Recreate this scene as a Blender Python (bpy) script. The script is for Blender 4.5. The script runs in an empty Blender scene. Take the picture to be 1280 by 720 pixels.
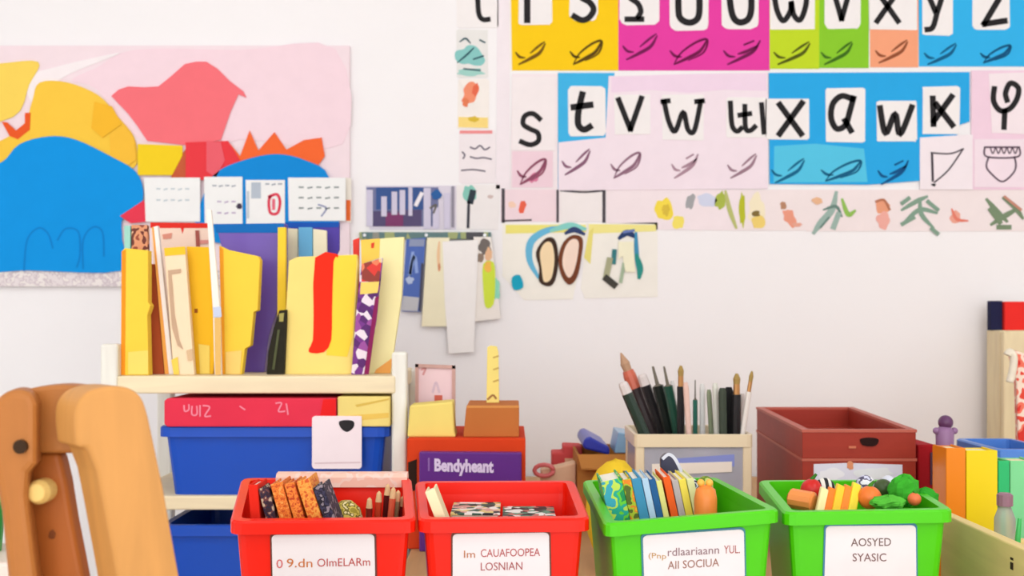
import bpy, math, random
from mathutils import Vector, Matrix
random.seed(7)
sc = bpy.context.scene
COL = sc.collection
F = 1400.0            # focal length in px of a 1280 wide frame
EYE = 0.90
WD = 2.60             # distance of the back wall

def P(px, py, d):
    return Vector(((px-640)/F*d, d, EYE+(400-py)/F*d))
def PX(px, d): return (px-640)/F*d
def PZ(py, d): return EYE+(400-py)/F*d

# ------------------------------------------------------------------ materials
def lin(c):
    c = c/255.0
    return c/12.92 if c <= 0.04045 else ((c+0.055)/1.055)**2.4
def L4(rgb): return (lin(rgb[0]), lin(rgb[1]), lin(rgb[2]), 1)
_mats = {}
def M(rgb, kind='paper'):
    key = (tuple(rgb), kind)
    if key in _mats: return _mats[key]
    m = bpy.data.materials.new('%s_%d_%d_%d' % ((kind,)+tuple(rgb)))
    m.use_nodes = True
    nt = m.node_tree; b = nt.nodes['Principled BSDF']
    rough, amt, scale, stretch = {'paper': (.85, .025, 30, (1,1,1)), 'plastic': (.32, .03, 8, (1,1,1)),
        'paint': (.55, .015, 2.5, (1,1,1)), 'wood': (.45, .16, 9, (1,1,.12)), 'woodx': (.5, .12, 9, (.12,1,1)),
        'woody': (.5, .14, 9, (1,.12,1)), 'card': (.8, .08, 14, (1,1,1)), 'metal': (.35, .03, 20, (1,1,1)),
        'clear': (.25, .0, 5, (1,1,1)), 'fabric': (.95, .12, 60, (1,1,1))}[kind]
    b.inputs['Roughness'].default_value = rough
    b.inputs['Specular IOR Level'].default_value = .32 if kind in ('plastic', 'clear') else .25
    if kind == 'metal': b.inputs['Metallic'].default_value = .9
    tc = nt.nodes.new('ShaderNodeTexCoord'); mp = nt.nodes.new('ShaderNodeMapping')
    mp.inputs['Scale'].default_value = stretch
    nz = nt.nodes.new('ShaderNodeTexNoise'); nz.inputs['Scale'].default_value = scale
    nz.inputs['Detail'].default_value = 4 if 'wood' in kind else 2
    nt.links.new(tc.outputs['Object'], mp.inputs['Vector']); nt.links.new(mp.outputs['Vector'], nz.inputs['Vector'])
    mix = nt.nodes.new('ShaderNodeMix'); mix.data_type = 'RGBA'
    c = L4(rgb)
    if 'wood' in kind:
        nz.inputs['Distortion'].default_value = 1.2
        nz.inputs['Scale'].default_value = scale*4
    lo = tuple(x*(1-amt*1.5) for x in c[:3])+(1,); hi = tuple(min(1, x*(1+amt)) for x in c[:3])+(1,)
    mix.inputs['A'].default_value = lo; mix.inputs['B'].default_value = hi
    nt.links.new(nz.outputs['Fac'], mix.inputs['Factor'])
    nt.links.new(mix.outputs['Result'], b.inputs['Base Color'])
    if kind == 'clear':
        b.inputs['Transmission Weight'].default_value = .55
        b.inputs['IOR'].default_value = 1.2
    _mats[key] = m
    return m

def PAT(name, cols, scale=60, kind='noise', stretch=(1,1,1), rough=.6):
    """printed cover: constant colour patches"""
    if name in _mats: return _mats[name]
    m = bpy.data.materials.new(name); m.use_nodes = True
    nt = m.node_tree; b = nt.nodes['Principled BSDF']; b.inputs['Roughness'].default_value = rough
    b.inputs['Specular IOR Level'].default_value = .3
    tc = nt.nodes.new('ShaderNodeTexCoord'); mp = nt.nodes.new('ShaderNodeMapping')
    mp.inputs['Scale'].default_value = stretch
    nt.links.new(tc.outputs['Object'], mp.inputs['Vector'])
    if kind == 'noise':
        t = nt.nodes.new('ShaderNodeTexNoise'); t.inputs['Scale'].default_value = scale; t.inputs['Detail'].default_value = 1.5
        out = t.outputs['Fac']
    elif kind == 'voro':
        t = nt.nodes.new('ShaderNodeTexVoronoi'); t.inputs['Scale'].default_value = scale
        sp = nt.nodes.new('ShaderNodeSeparateColor'); nt.links.new(t.outputs['Color'], sp.inputs['Color']); out = sp.outputs[0]
    else:
        t = nt.nodes.new('ShaderNodeTexWave'); t.inputs['Scale'].default_value = scale; t.inputs['Distortion'].default_value = 2
        out = t.outputs['Fac']
    nt.links.new(mp.outputs['Vector'], t.inputs['Vector'])
    r = nt.nodes.new('ShaderNodeValToRGB'); r.color_ramp.interpolation = 'CONSTANT'
    el = r.color_ramp.elements
    n = len(cols)
    lo, hi = (.34, .66) if kind == 'noise' else (0, 1)
    el[0].position = 0; el[0].color = L4(cols[0])
    el[1].position = lo+(hi-lo)*1/n; el[1].color = L4(cols[1])
    for i in range(2, n):
        e = el.new(lo+(hi-lo)*i/n); e.color = L4(cols[i])
    nt.links.new(out, r.inputs['Fac']); nt.links.new(r.outputs['Color'], b.inputs['Base Color'])
    _mats[name] = m
    return m

# ------------------------------------------------------------------ geometry
def smooth(pts, n=6, closed=False):
    pts = [Vector(p) for p in pts]
    if len(pts) < 3: return pts
    out = []; N = len(pts)
    for i in range(N if closed else N-1):
        g = (lambda k: pts[k % N]) if closed else (lambda k: pts[min(max(k, 0), N-1)])
        p0, p1, p2, p3 = g(i-1), g(i), g(i+1), g(i+2)
        for j in range(n):
            t = j/n
            out.append(.5*((2*p1)+(p2-p0)*t+(2*p0-5*p1+4*p2-p3)*t*t+(3*p1-p0-3*p2+p3)*t**3))
    if not closed: out.append(pts[-1])
    return out
def rrect(x0, y0, x1, y1, r=4, n=4):
    out = []
    for cx, cy, a in ((x1-r, y0+r, -90), (x1-r, y1-r, 0), (x0+r, y1-r, 90), (x0+r, y0+r, 180)):
        for k in range(n+1):
            t = math.radians(a+90*k/n); out.append((cx+r*math.cos(t), cy+r*math.sin(t)))
    return out
def wob(pts, a=1.0, seed=0):
    rr = random.Random(seed)
    return [(x+rr.uniform(-a, a), y+rr.uniform(-a, a)) for x, y in pts]

class MB:
    def __init__(s): s.v = []; s.f = []; s.m = []; s.mats = []
    def mi(s, mat):
        if mat not in s.mats: s.mats.append(mat)
        return s.mats.index(mat)
    def face(s, idx, mat): s.f.append(tuple(idx)); s.m.append(s.mi(mat))
    def loops(s, loops, mat, cap0=True, cap1=True):
        n = len(loops[0]); b = len(s.v)
        for lp in loops: s.v += [Vector(p) for p in lp]
        for k in range(len(loops)-1):
            for i in range(n):
                j = (i+1) % n
                s.face((b+k*n+i, b+k*n+j, b+(k+1)*n+j, b+(k+1)*n+i), mat)
        if cap0: s.face([b+i for i in reversed(range(n))], mat)
        if cap1: s.face([b+(len(loops)-1)*n+i for i in range(n)], mat)
    def prism(s, pts, vec, mat):
        vec = Vector(vec); pts = [Vector(p) for p in pts]
        s.loops([pts, [p+vec for p in pts]], mat)
    def flat(s, outline, d, t, mat):
        """outline in picture px at distance d, solid t deep"""
        s.prism([P(x, y, d) for x, y in outline], (0, t, 0), mat)
    def box(s, x0, x1, y0, y1, z0, z1, mat):
        s.prism([(x0,y0,z0),(x1,y0,z0),(x1,y1,z0),(x0,y1,z0)], (0,0,z1-z0), mat)
    def obox(s, c, ux, uy, uz, mat):
        c = Vector(c); a = c-ux/2-uy/2-uz/2
        s.prism([a, a+ux, a+ux+uy, a+uy], uz, mat)
    def stroke(s, pts, w, d, mat, n=5, t=.0005, taper=False):
        ps = smooth(pts, n) if len(pts) > 2 else [Vector(p) for p in pts]
        k = len(ps); Lf, Rt = [], []
        for i in range(k):
            a = ps[max(i-1, 0)]; b = ps[min(i+1, k-1)]
            dr = Vector((b[0]-a[0], b[1]-a[1]))
            if dr.length < 1e-6: dr = Vector((1, 0))
            dr.normalize(); nn = Vector((-dr.y, dr.x))
            ww = w*(.35+.65*math.sin(math.pi*(i+.6)/(k+.2))) if taper else w
            if i == 0 or i == k-1:
                e = dr*(w*.35*(-1 if i == 0 else 1))
            else: e = Vector((0, 0))
            Lf.append((ps[i][0]+nn.x*ww/2+e.x, ps[i][1]+nn.y*ww/2+e.y)); Rt.append((ps[i][0]-nn.x*ww/2+e.x, ps[i][1]-nn.y*ww/2+e.y))
        b0 = len(s.v)
        for i in range(k): s.v += [P(Lf[i][0], Lf[i][1], d), P(Rt[i][0], Rt[i][1], d)]
        for i in range(k-1): s.face((b0+2*i, b0+2*i+1, b0+2*i+3, b0+2*i+2), mat)
    def blob(s, cx, cy, rx, ry, d, mat, rot=0, seed=0, t=.0003, n=14):
        rr = random.Random(seed*31+int(cx*7+cy)); c, sn = math.cos(rot), math.sin(rot); o = []
        for i in range(n):
            a = 2*math.pi*i/n; q = rr.uniform(.75, 1.15)
            x, y = rx*q*math.cos(a), ry*q*math.sin(a)
            o.append((cx+x*c-y*sn, cy+x*sn+y*c))
        s.flat(smooth(o, 3, True), d, t, mat)
    def tube(s, path, rad, mat, n=10):
        path = [Vector(p) for p in path]; k = len(path)
        if not isinstance(rad, (list, tuple)): rad = [rad]*k
        lp = []; ref = None
        for i in range(k):
            dr = (path[min(i+1, k-1)]-path[max(i-1, 0)]).normalized()
            if ref is None: ref = Vector((0, 1, 0)) if abs(dr.y) < .9 else Vector((1, 0, 0))
            u = dr.cross(ref).normalized(); v = dr.cross(u)
            lp.append([path[i]+(u*math.cos(2*math.pi*j/n)+v*math.sin(2*math.pi*j/n))*rad[i] for j in range(n)])
        s.loops(lp, mat)
    def ball(s, c, r, mat, sq=(1,1,1), bump=0, seed=0, nu=16, nv=10):
        c = Vector(c); rr = random.Random(seed); lp = []
        ph = rr.uniform(0, 6)
        for i in range(nv+1):
            th = math.pi*(i+.04)/(nv+.08); ring = []
            for j in range(nu):
                a = 2*math.pi*j/nu
                q = r*(1+bump*(math.sin(5*a+ph+3*th)*.5+rr.uniform(-.5, .5)))
                ring.append(c+Vector((q*math.sin(th)*math.cos(a)*sq[0], q*math.sin(th)*math.sin(a)*sq[1], -q*math.cos(th)*sq[2])))
            lp.append(ring)
        s.loops(lp, mat)
    def build(s, name, parent=None, bevel=0, shade=False, seg=2, kind=None):
        root = parent
        while root is not None and root.parent is not None: root = root.parent
        if root is not None: o = Vector(root.location)
        else:
            xs = [p.x for p in s.v]; ys = [p.y for p in s.v]; zs = [p.z for p in s.v]
            o = Vector(((min(xs)+max(xs))/2, (min(ys)+max(ys))/2, min(zs)))
        me = bpy.data.meshes.new(name)
        me.from_pydata([tuple(p-o) for p in s.v], [], s.f)
        for mt in s.mats: me.materials.append(mt)
        me.polygons.foreach_set('material_index', s.m)
        import bmesh
        bm = bmesh.new(); bm.from_mesh(me)
        bmesh.ops.recalc_face_normals(bm, faces=bm.faces[:]) 
        bm.to_mesh(me); bm.free()
        if shade: me.polygons.foreach_set('use_smooth', [True]*len(me.polygons))
        ob = bpy.data.objects.new(name, me); COL.objects.link(ob)
        if parent is not None: ob.parent = parent
        else: ob.location = o
        if bevel:
            md = ob.modifiers.new('Bevel', 'BEVEL'); md.width = bevel; md.segments = seg; md.limit_method = 'ANGLE'
            md.angle_limit = math.radians(40)
        if kind: ob['kind'] = kind
        return ob

def tag(o, label, cat, group=None):
    o['label'] = label; o['category'] = cat
    if group: o['group'] = group
    return o
def thing(name, loc, label, cat, group=None):
    o = bpy.data.objects.new(name, None); COL.objects.link(o); o.location = loc; o.empty_display_size = .03
    return tag(o, label, cat, group)
def text_polys(body, size=1.0, bold=.0):
    """filled text in its own plane, x right, y up, as (verts, faces)"""
    cu = bpy.data.curves.new('txt', 'FONT'); cu.body = body; cu.size = size; cu.offset = bold
    cu.align_x = 'CENTER'; cu.align_y = 'CENTER'; cu.resolution_u = 3
    ob = bpy.data.objects.new('txt', cu); COL.objects.link(ob)
    dg = bpy.context.evaluated_depsgraph_get(); dg.update()
    me = bpy.data.meshes.new_from_object(ob.evaluated_get(dg))
    v = [tuple(p.co) for p in me.vertices]; f = [tuple(p.vertices) for p in me.polygons]
    bpy.data.objects.remove(ob); bpy.data.curves.remove(cu); bpy.data.meshes.remove(me)
    return v, f

# common colours
INK = M((38, 36, 38)); WHITE = M((246, 241, 240)); PALE = M((248, 232, 238)); CREAM = M((250, 240, 205))

# =================================================================== ROOM
XL, XR, YB, ZC = -2.6, 2.6, -3.0, 2.7
wallm = M((250, 247, 247), 'paint')
def struct(mb, name, **k): return mb.build(name, kind='structure', **k)
b = MB(); b.box(XL-.1, XR+.1, WD, WD+.1, 0, ZC, wallm); struct(b, 'wall_back')
b = MB(); b.box(XL-.1, XL, YB, WD, 0, ZC, wallm); struct(b, 'wall_left')
b = MB(); b.box(XR, XR+.1, YB, WD, 0, ZC, wallm); struct(b, 'wall_right')
b = MB(); b.box(XL-.1, XR+.1, YB-.1, WD+.1, ZC, ZC+.1, M((245, 244, 242), 'paint')); struct(b, 'ceiling')
b = MB(); b.box(XL-.1, XR+.1, YB-.1, WD+.1, -.1, 0, M((226, 220, 212), 'woodx')); struct(b, 'floor')
b = MB()   # unseen wall behind the viewer; wide window opening added for front light
wx0, wx1, wz0, wz1 = -2.2, 2.3, .45, 2.4
b.box(XL-.1, wx0, YB-.1, YB, 0, ZC, wallm); b.box(wx1, XR+.1, YB-.1, YB, 0, ZC, wallm)
b.box(wx0, wx1, YB-.1, YB, 0, wz0, wallm); b.box(wx0, wx1, YB-.1, YB, wz1, ZC, wallm)
struct(b, 'wall_front')
b = MB()
fm = M((240, 240, 238), 'paint')
for x in (wx0, -.62, .78, wx1-.05): b.box(x, x+.05, YB-.08, YB-.02, wz0, wz1, fm)
for z in (wz0, wz1-.05): b.box(wx0, wx1, YB-.08, YB-.02, z, z+.05, fm)
struct(b, 'added_window_1')  # frame of the added, unseen window
b = MB(); b.box(XL, XR, WD-.015, WD, 0, .08, M((240, 236, 230), 'paint')); struct(b, 'baseboard_back')

def area(name, loc, rot, sx, sy, e, col=(1, 1, 1)):
    l = bpy.data.lights.new(name, 'AREA'); l.shape = 'RECTANGLE'; l.size = sx; l.size_y = sy; l.energy = e; l.color = col
    o = bpy.data.objects.new(name, l); COL.objects.link(o); o.location = loc; o.rotation_euler = rot
    return o
area('added_window_daylight', ((wx0+wx1)/2, YB+.01, (wz0+wz1)/2), (math.radians(90), 0, 0), wx1-wx0, wz1-wz0, 74, (.955, .975, 1))  # daylight added at the unseen window to brighten the bin fronts
for i, (x, y) in enumerate(((-1.1, -1.6), (1.1, -1.6), (-1.1, .1), (1.1, .1))):  # unseen panels, added and spaced to light the wall evenly
    t = thing('added_ceiling_light', (x, y, ZC-.05), 'square white ceiling panel lamp, unseen, added to light the classroom', 'lamp', 'added ceiling panel lamps')
    b = MB(); b.box(x-.32, x+.32, y-.32, y+.32, ZC-.03, ZC, M((235, 235, 235), 'metal')); b.build('housing', t)
    area('added_panel_lamp', (x, y, ZC-.035), (0, 0, 0), .6, .6, 8, (.95, .97, 1))
w = bpy.data.worlds.new('World'); sc.world = w; w.use_nodes = True
w.node_tree.nodes['Background'].inputs[0].default_value = (1, 1, 1, 1); w.node_tree.nodes['Background'].inputs[1].default_value = 1.0

# =================================================================== WALL PAPERS
def wy(layer): return WD-.0016*layer      # front face of a paper in the nth layer
def paper(outline, layer, mat, name, label=None, cat=None, group=None, parent=None, t=.0016):
    b = MB(); b.flat(outline, wy(layer), t, mat); o = b.build(name, parent)
    if label: tag(o, label, cat, group)
    return o

# ---- mural
mu = thing('paper_mural', (PX(180, WD), WD, PZ(357, WD)), 'big pale pink mural of torn coloured paper hills on the left wall', 'mural')
b = MB(); b.prism([P(x, y, WD-.012) for x, y in ((-130, 57), (437, 57), (437, 342), (-130, 342))], (0, .0119, 0), M((249, 229, 234)))
b.build('backing_board', mu)
ML = WD-.012
def cut(name, pts, layer, rgb, rough=True):
    b = MB(); b.flat(smooth(wob(pts, .8, layer), 4, True) if rough else pts, ML-.0014*layer, .0014, M(rgb)); return b.build(name, mu)
cut('white_paper', [(35, 96), (70, 84), (110, 74), (150, 66), (90, 92), (60, 110), (40, 130)], 1, (253, 243, 244))
cut('pink_paper', [(90, 100), (120, 85), (170, 62), (300, 62), (420, 62), (428, 180), (300, 175), (230, 200), (165, 165), (120, 112)], 1, (250, 222, 230))
cut('yellow_paper', [(-60, 84), (0, 80), (47, 77), (36, 106), (16, 146), (-60, 155)], 2, (255, 218, 95))
cut('golden_paper', [(50, 103), (85, 103), (123, 120), (146, 143), (168, 172), (170, 205), (155, 210), (130, 200), (90, 190), (30, 192), (-60, 225), (-60, 185), (-8, 180), (28, 157), (40, 125)], 3, (255, 206, 70))
cut('orange_claw', [(2, 152), (9, 153), (20, 163), (31, 154), (31, 141), (38, 141), (37, 162), (22, 174), (12, 170)], 4, (240, 92, 38), False)
cut('coral_paper', [(139, 120), (148, 112), (160, 108), (180, 109), (198, 108), (214, 95), (231, 80), (245, 77), (258, 77), (272, 86), (287, 101), (304, 114), (308, 122), (298, 118), (288, 140), (276, 175), (236, 182), (184, 176), (172, 158), (160, 142)], 3, (250, 118, 126), False)
cut('amber_scrap', [(118, 127), (140, 133), (152, 155), (128, 172), (114, 160)], 5, (250, 190, 48), False)
cut('amber_scrap', [(137, 168), (155, 155), (168, 175), (170, 200), (155, 210), (138, 195)], 5, (253, 196, 62), False)
cut('lemon_scrap', [(172, 180), (228, 182), (228, 194), (215, 219), (172, 219)], 5, (250, 214, 35), False)
cut('brown_scrap', [(212, 225), (225, 196), (236, 181), (238, 225)], 4, (205, 96, 60), False)
cut('red_scrap', [(232, 178), (285, 176), (300, 200), (275, 225), (232, 225)], 5, (238, 62, 70), False)
cut('pink_scrap', [(258, 176), (276, 178), (281, 200), (270, 222), (258, 214)], 6, (240, 100, 112), False)
bh = cut('blue_hill', [(-90, 235), (-40, 214), (2, 203), (24, 180), (61, 170), (95, 174), (137, 195), (166, 211), (178, 230), (176, 255), (153, 272), (152, 300), (152, 338), (30, 338), (-90, 338)], 6, (6, 152, 232))
b = MB()
for pts in ([(30, 338), (34, 300), (48, 285), (60, 292), (66, 310)], [(72, 300), (82, 286), (98, 290), (100, 318), (96, 334)], [(104, 336), (104, 300), (116, 284), (128, 290), (130, 320)]):
    b.stroke(pts, 2.2, ML-.0014*6-.0004, M((4, 128, 210)))
b.build('crease_shade', bh)  # darker blue strokes paint in the shade of embossed lines
cut('red_scrap', [(150, 270), (180, 250), (186, 277), (163, 279)], 7, (236, 62, 84), False)
cut('orange_flame', [(278, 215), (284, 205), (288, 180), (300, 195), (312, 163), (323, 188), (343, 165), (358, 187), (380, 175), (402, 172), (406, 195), (392, 215)], 4, (250, 108, 52), False)
cut('blue_hill', [(255, 240), (272, 215), (305, 200), (345, 192), (382, 200), (412, 222), (412, 300), (255, 300)], 6, (14, 142, 222))
b = MB(); b.prism([P(x, y, ML-.004) for x, y in ((-130, 338), (437, 338), (437, 358), (-130, 358))], (0, .0159, 0), PAT('trim_print', [(236, 226, 226), (214, 200, 204), (244, 236, 232)], 90))
b.build('border_trim', mu)

# ---- letter strokes
def letters(mb, strokes, w, d, mat=None):
    for st in strokes: mb.stroke(st, w*1.15, d, mat or INK, 6)
def doodle(mb, x0, y0, x1, y1, d, rgb, k=0):
    m = M(rgb); W, H = x1-x0, y1-y0
    q = lambda u, v: (x0+u*W, y0+v*H)
    mb.stroke([q(.12, 1), q(.45, .78), q(.8, .5), q(.97, .12)], 4.4, d, m, taper=True)
    mb.stroke([q(0, .5), q(.12, .68), q(.28, .72)], 3.4, d, m, taper=True)
    if k % 3 == 0: mb.stroke([q(.5, .5), q(.75, .22), q(.95, .02)], 3.0, d, m, taper=True)
    elif k % 3 == 1: mb.stroke([q(.12, .95), q(.3, .55), q(.7, .15), q(1, .05), q(.9, .55), q(.5, .85)], 3.0, d, m, taper=True)
    else: mb.stroke([q(.4, .6), q(.62, .5), q(.9, .3)], 4, d, m, taper=True); mb.stroke([q(.55, .25), q(.8, .1)], 2.8, d, m, taper=True)

def sheet(outline, layer, rgb, label, cards=(), doods=(), cat='alphabet sheet', group='alphabet sheets on the wall', darks=(70, 50, 60)):
    xs = [p[0] for p in outline]; ys = [p[1] for p in outline]
    t = thing('alphabet_sheet', (PX((min(xs)+max(xs))/2, WD), WD, PZ(max(ys), WD)), label, cat, group)
    b = MB(); b.flat(outline, wy(layer), .0015, M(rgb)); b.build('backing_sheet', t)
    for i, (co, st, wd) in enumerate(cards):
        rgbc = (248, 243, 241)
        if len(co) == 2: co, rgbc = co
        b = MB(); b.flat(co, wy(layer)-.0012, .0012, M(rgbc)); c = b.build('letter_card', t)
        b = MB(); letters(b, st, wd, wy(layer)-.0016); b.build('letter', c)
    if doods:
        b = MB()
        for k, (x0, y0, x1, y1, rgbd) in enumerate(doods): doodle(b, x0, y0, x1, y1, wy(layer)-.0005, rgbd, k)
        b.build('pencil_drawing', t)
    return t
def R(x0, y0, x1, y1, r=5, s=0): return wob(rrect(x0, y0, x1, y1, r), .7, int(x0+y0+s))
U1 = [[(848, -14), (848, 10), (850, 22), (859, 28), (869, 26), (874, 16), (874, -14)]]
U2 = [[(939, -12), (939, 12), (935, 24), (925, 28), (917, 22), (913, 6), (912, -14)]]
sheet([(638, -45), (773, -45), (773, 88), (640, 88)], 1, (255, 208, 20), 'yellow wall sheet with letters r and s, top row',
      [(R(648, -38, 690, 31), [[(659, -28), (659, 26)], [(659, -8), (668, -22), (680, -22)]], 7),
       (R(712, -38, 747, 26, 9), [[(742, -18), (733, -26), (722, -23), (719, -12), (727, -3), (737, 3), (742, 12), (736, 22), (727, 25), (717, 20)]], 6.5)],
      [(645, 52, 682, 80, (120, 85, 20)), (713, 50, 752, 80, (95, 70, 15))])
sheet([(773, -45), (962, -45), (962, 88), (773, 88)], 1, (234, 64, 166), 'magenta wall sheet with letters s, u and u, top row',
      [(R(775, -38, 824, 31, 8), [[(801, -26), (788, -18), (787, -4), (797, 4), (801, 14), (797, 22)], [(783, 24), (803, 24)]], 6),
       (R(837, -38, 886, 38, 9), U1, 7), (R(902, -38, 948, 36, 9), U2, 7)],
      [(779, 42, 822, 74, (120, 25, 85)), (838, 48, 884, 80, (115, 20, 75)), (905, 48, 951, 80, (115, 25, 80))])
sheet([(962, -45), (1024, -45), (1024, 86), (962, 86)], 1, (196, 222, 40), 'yellow-lime wall sheet with letter w, top row',
      [(R(962, -38, 1019, 37, 2), [[(967, -14), (971, 12), (979, 26), (988, 14), (989, 2), (992, 18), (1000, 25), (1007, 8), (1009, -14)]], 6)],
      [(968, 52, 1013, 80, (80, 90, 15))])
sheet([(1024, -45), (1086, -45), (1086, 85), (1024, 85)], 1, (140, 206, 45), 'grass green wall sheet with letter v, top row',
      [(R(1031, -38, 1076, 36, 7), [[(1040, -18), (1052, 24)], [(1052, 24), (1064, -18)]], 6)],
      [(1027, 52, 1066, 80, (60, 110, 25))])
sheet([(1087, -45), (1148, -45), (1148, 84), (1088, 84)], 1, (250, 168, 128), 'salmon wall sheet with letter x, top row',
      [(R(1086, -38, 1147, 37, 2), [[(1096, 27), (1122, -10)], [(1097, -10), (1123, 27)]], 6)],
      [(1095, 50, 1135, 78, (150, 80, 50))])
sheet([(1148, -45), (1284, -45), (1284, 83), (1149, 83)], 1, (52, 182, 240), 'sky blue wall sheet with letters y and z, top row',
      [(R(1153, -38, 1191, 44, 4), [[(1158, -12), (1169, 14)], [(1181, -14), (1172, 14), (1166, 34), (1158, 37)]], 6),
       (R(1216, -38, 1262, 37, 5), [[(1229, -10), (1254, -10)], [(1254, -10), (1230, 30)], [(1230, 30), (1257, 26)]], 6.5)],
      [(1156, 54, 1196, 80, (15, 95, 140)), (1226, 56, 1263, 78, (15, 85, 130))])
# second row
sheet([(640, 92), (697, 92), (697, 237), (638, 237)], 1, (248, 236, 238), 'pale sheet with letter s at the left end of second row',
      [(([(640, 96), (694, 96), (694, 188), (640, 188)], (249, 240, 240)), [[(675, 149), (666, 142), (656, 145), (654, 155), (662, 161), (672, 166), (673, 176), (663, 181), (651, 177)]], 5.5)],
      [])
b = MB()
doodle(b, 647, 198, 682, 230, wy(1)-.0022, (150, 80, 105), 1); b.blob(668, 222, 8, 5, wy(1)-.002, M((225, 130, 165)), -.8)
b.flat([(640, 189), (691, 189), (691, 234), (640, 234)], wy(1)-.0012, .0012, M((246, 216, 226)))
o = b.build('pink_picture_card'); tag(o, 'small pink card with a leaf sketch under the pale letter s', 'card')
sheet([(697.5, 91), (768, 91), (768, 237), (697.5, 237)], 1, (66, 184, 236), 'blue sheet with letter t in second row of the wall',
      [(R(710, 108, 757, 170, 5), [[(728, 117), (723, 140), (723, 156), (730, 162), (738, 158)], [(716, 134), (739, 131)]], 7)], [])
sheet([(761, 95), (960, 90), (960, 236), (698, 238), (698, 178), (757, 172)], 2, (248, 232, 240), 'long pale pink sheet with letters v, w and m in second row',
      [(R(768, 118, 813, 168, 2), [[(773, 124), (788, 162)], [(788, 162), (802, 122)]], 6),
       (R(828, 118, 880, 175, 2), [[(830, 126), (836, 152), (844, 164), (854, 140), (860, 162), (868, 163), (876, 126)], [(828, 127), (836, 126)], [(870, 127), (879, 126)]], 5.5),
       (R(908, 122, 958, 172, 2), [[(913, 128), (915, 156), (921, 164), (927, 160)], [(931, 132), (932, 160), (938, 163), (944, 158)], [(952, 130), (955, 166)], [(924, 144), (938, 142)]], 5.5)],
      [(703, 186, 738, 218, (140, 95, 120)), (764, 190, 800, 222, (150, 110, 130)), (840, 190, 873, 222, (175, 140, 155)), (910, 192, 946, 222, (160, 125, 140))])
b = MB()
b.flat(wob([(763, 96), (860, 93), (958, 92), (958, 114), (905, 112), (860, 116), (815, 112), (764, 116)], 1), wy(2)-.0003, .0003, M((245, 220, 238)))
o = b.build('pink_wash_strip'); tag(o, 'faint pink paint wash along the top of the long pale sheet', 'painting')
sheet([(961, 91), (1212, 90), (1212, 152), (1200, 156), (1196, 170), (1152, 200), (1150, 226), (1085, 231), (962, 230)], 2, (42, 172, 236), 'wide blue sheet with letters x, a, w and x in second row',
      [(R(957, 123, 1012, 174, 3), [[(974, 130), (1002, 168)], [(1003, 128), (974, 168)]], 6.5),
       (R(1032, 110, 1082, 178, 4), [[(1066, 124), (1052, 120), (1041, 130), (1039, 148), (1046, 161), (1057, 156), (1062, 140), (1067, 122)], [(1056, 150), (1064, 164)]], 6.5),
       (R(1096, 126, 1146, 177, 3), [[(1100, 134), (1107, 167), (1119, 142), (1125, 168), (1140, 133)]], 6.5),
       (R(1153, 108, 1200, 168, 3), [[(1166, 122), (1167, 156)], [(1167, 152), (1190, 120)], [(1170, 130), (1191, 157)]], 6.5)],
      [(965, 198, 1006, 228, (20, 100, 140)), (1027, 200, 1076, 226, (20, 95, 135)), (1098, 198, 1136, 230, (15, 85, 140))])
b = MB(); b.flat(wob([(967, 182), (1020, 180), (1080, 186), (1084, 228), (967, 228)], 1), wy(2)-.0004, .0004, M((88, 202, 236)))
o = b.build('turquoise_card'); tag(o, 'turquoise paper under letters x and a on the wide blue sheet', 'card')
sheet([(1150, 172), (1216, 168), (1216, 237), (1150, 237)], 3, (249, 238, 242), 'pale square with a pointed pencil outline under blue second row',
      [], [], 'picture card', 'picture cards')
b = MB()
b.stroke([(1164, 191), (1188, 192), (1204, 186)], 2, wy(3)-.0004, M((70, 60, 70))); b.stroke([(1204, 186), (1186, 212), (1168, 228)], 2, wy(3)-.0004, M((70, 60, 70))); b.stroke([(1165, 191), (1166, 226)], 3, wy(3)-.0004, M((70, 60, 70))); b.blob(1167, 231, 3, 2, wy(3)-.0006, INK)
PO = b
o = [x for x in COL.objects if x.name.startswith('alphabet_sheet')][-1]; o.name = 'picture_card'; PO.build('pencil_outline', o)
t = sheet([(1214, 88), (1290, 88), (1290, 237), (1214, 237)], 2, (246, 214, 230), 'pink sheet with looped letter y at the right edge',
      [(([(1236, 92), (1290, 90), (1290, 168), (1240, 166)], (250, 236, 240)), [[(1243, 110), (1242, 126), (1250, 138), (1262, 136), (1271, 124), (1273, 110), (1263, 104), (1257, 116), (1259, 126)], [(1256, 138), (1255, 160)]], 6)], [])
b = MB(); b.flat([(1218, 174), (1290, 174), (1290, 234), (1218, 234)], wy(2)-.001, .001, M((248, 230, 238)))
k = b.build('picture_square', t)
b = MB(); g = M((95, 75, 90))
for st in ([(1231, 184), (1274, 184)], [(1231, 184), (1234, 196), (1272, 196), (1274, 184)], [(1236, 196), (1233, 208), (1240, 218), (1253, 227), (1266, 217), (1270, 207), (1268, 196)]): b.stroke(st, 2.2, wy(2)-.0014, g)
for x in range(1238, 1272, 7): b.stroke([(x, 185), (x+3, 192), (x+6, 185)], 1.6, wy(2)-.0014, g)
b.build('badge_outline', k)

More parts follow.
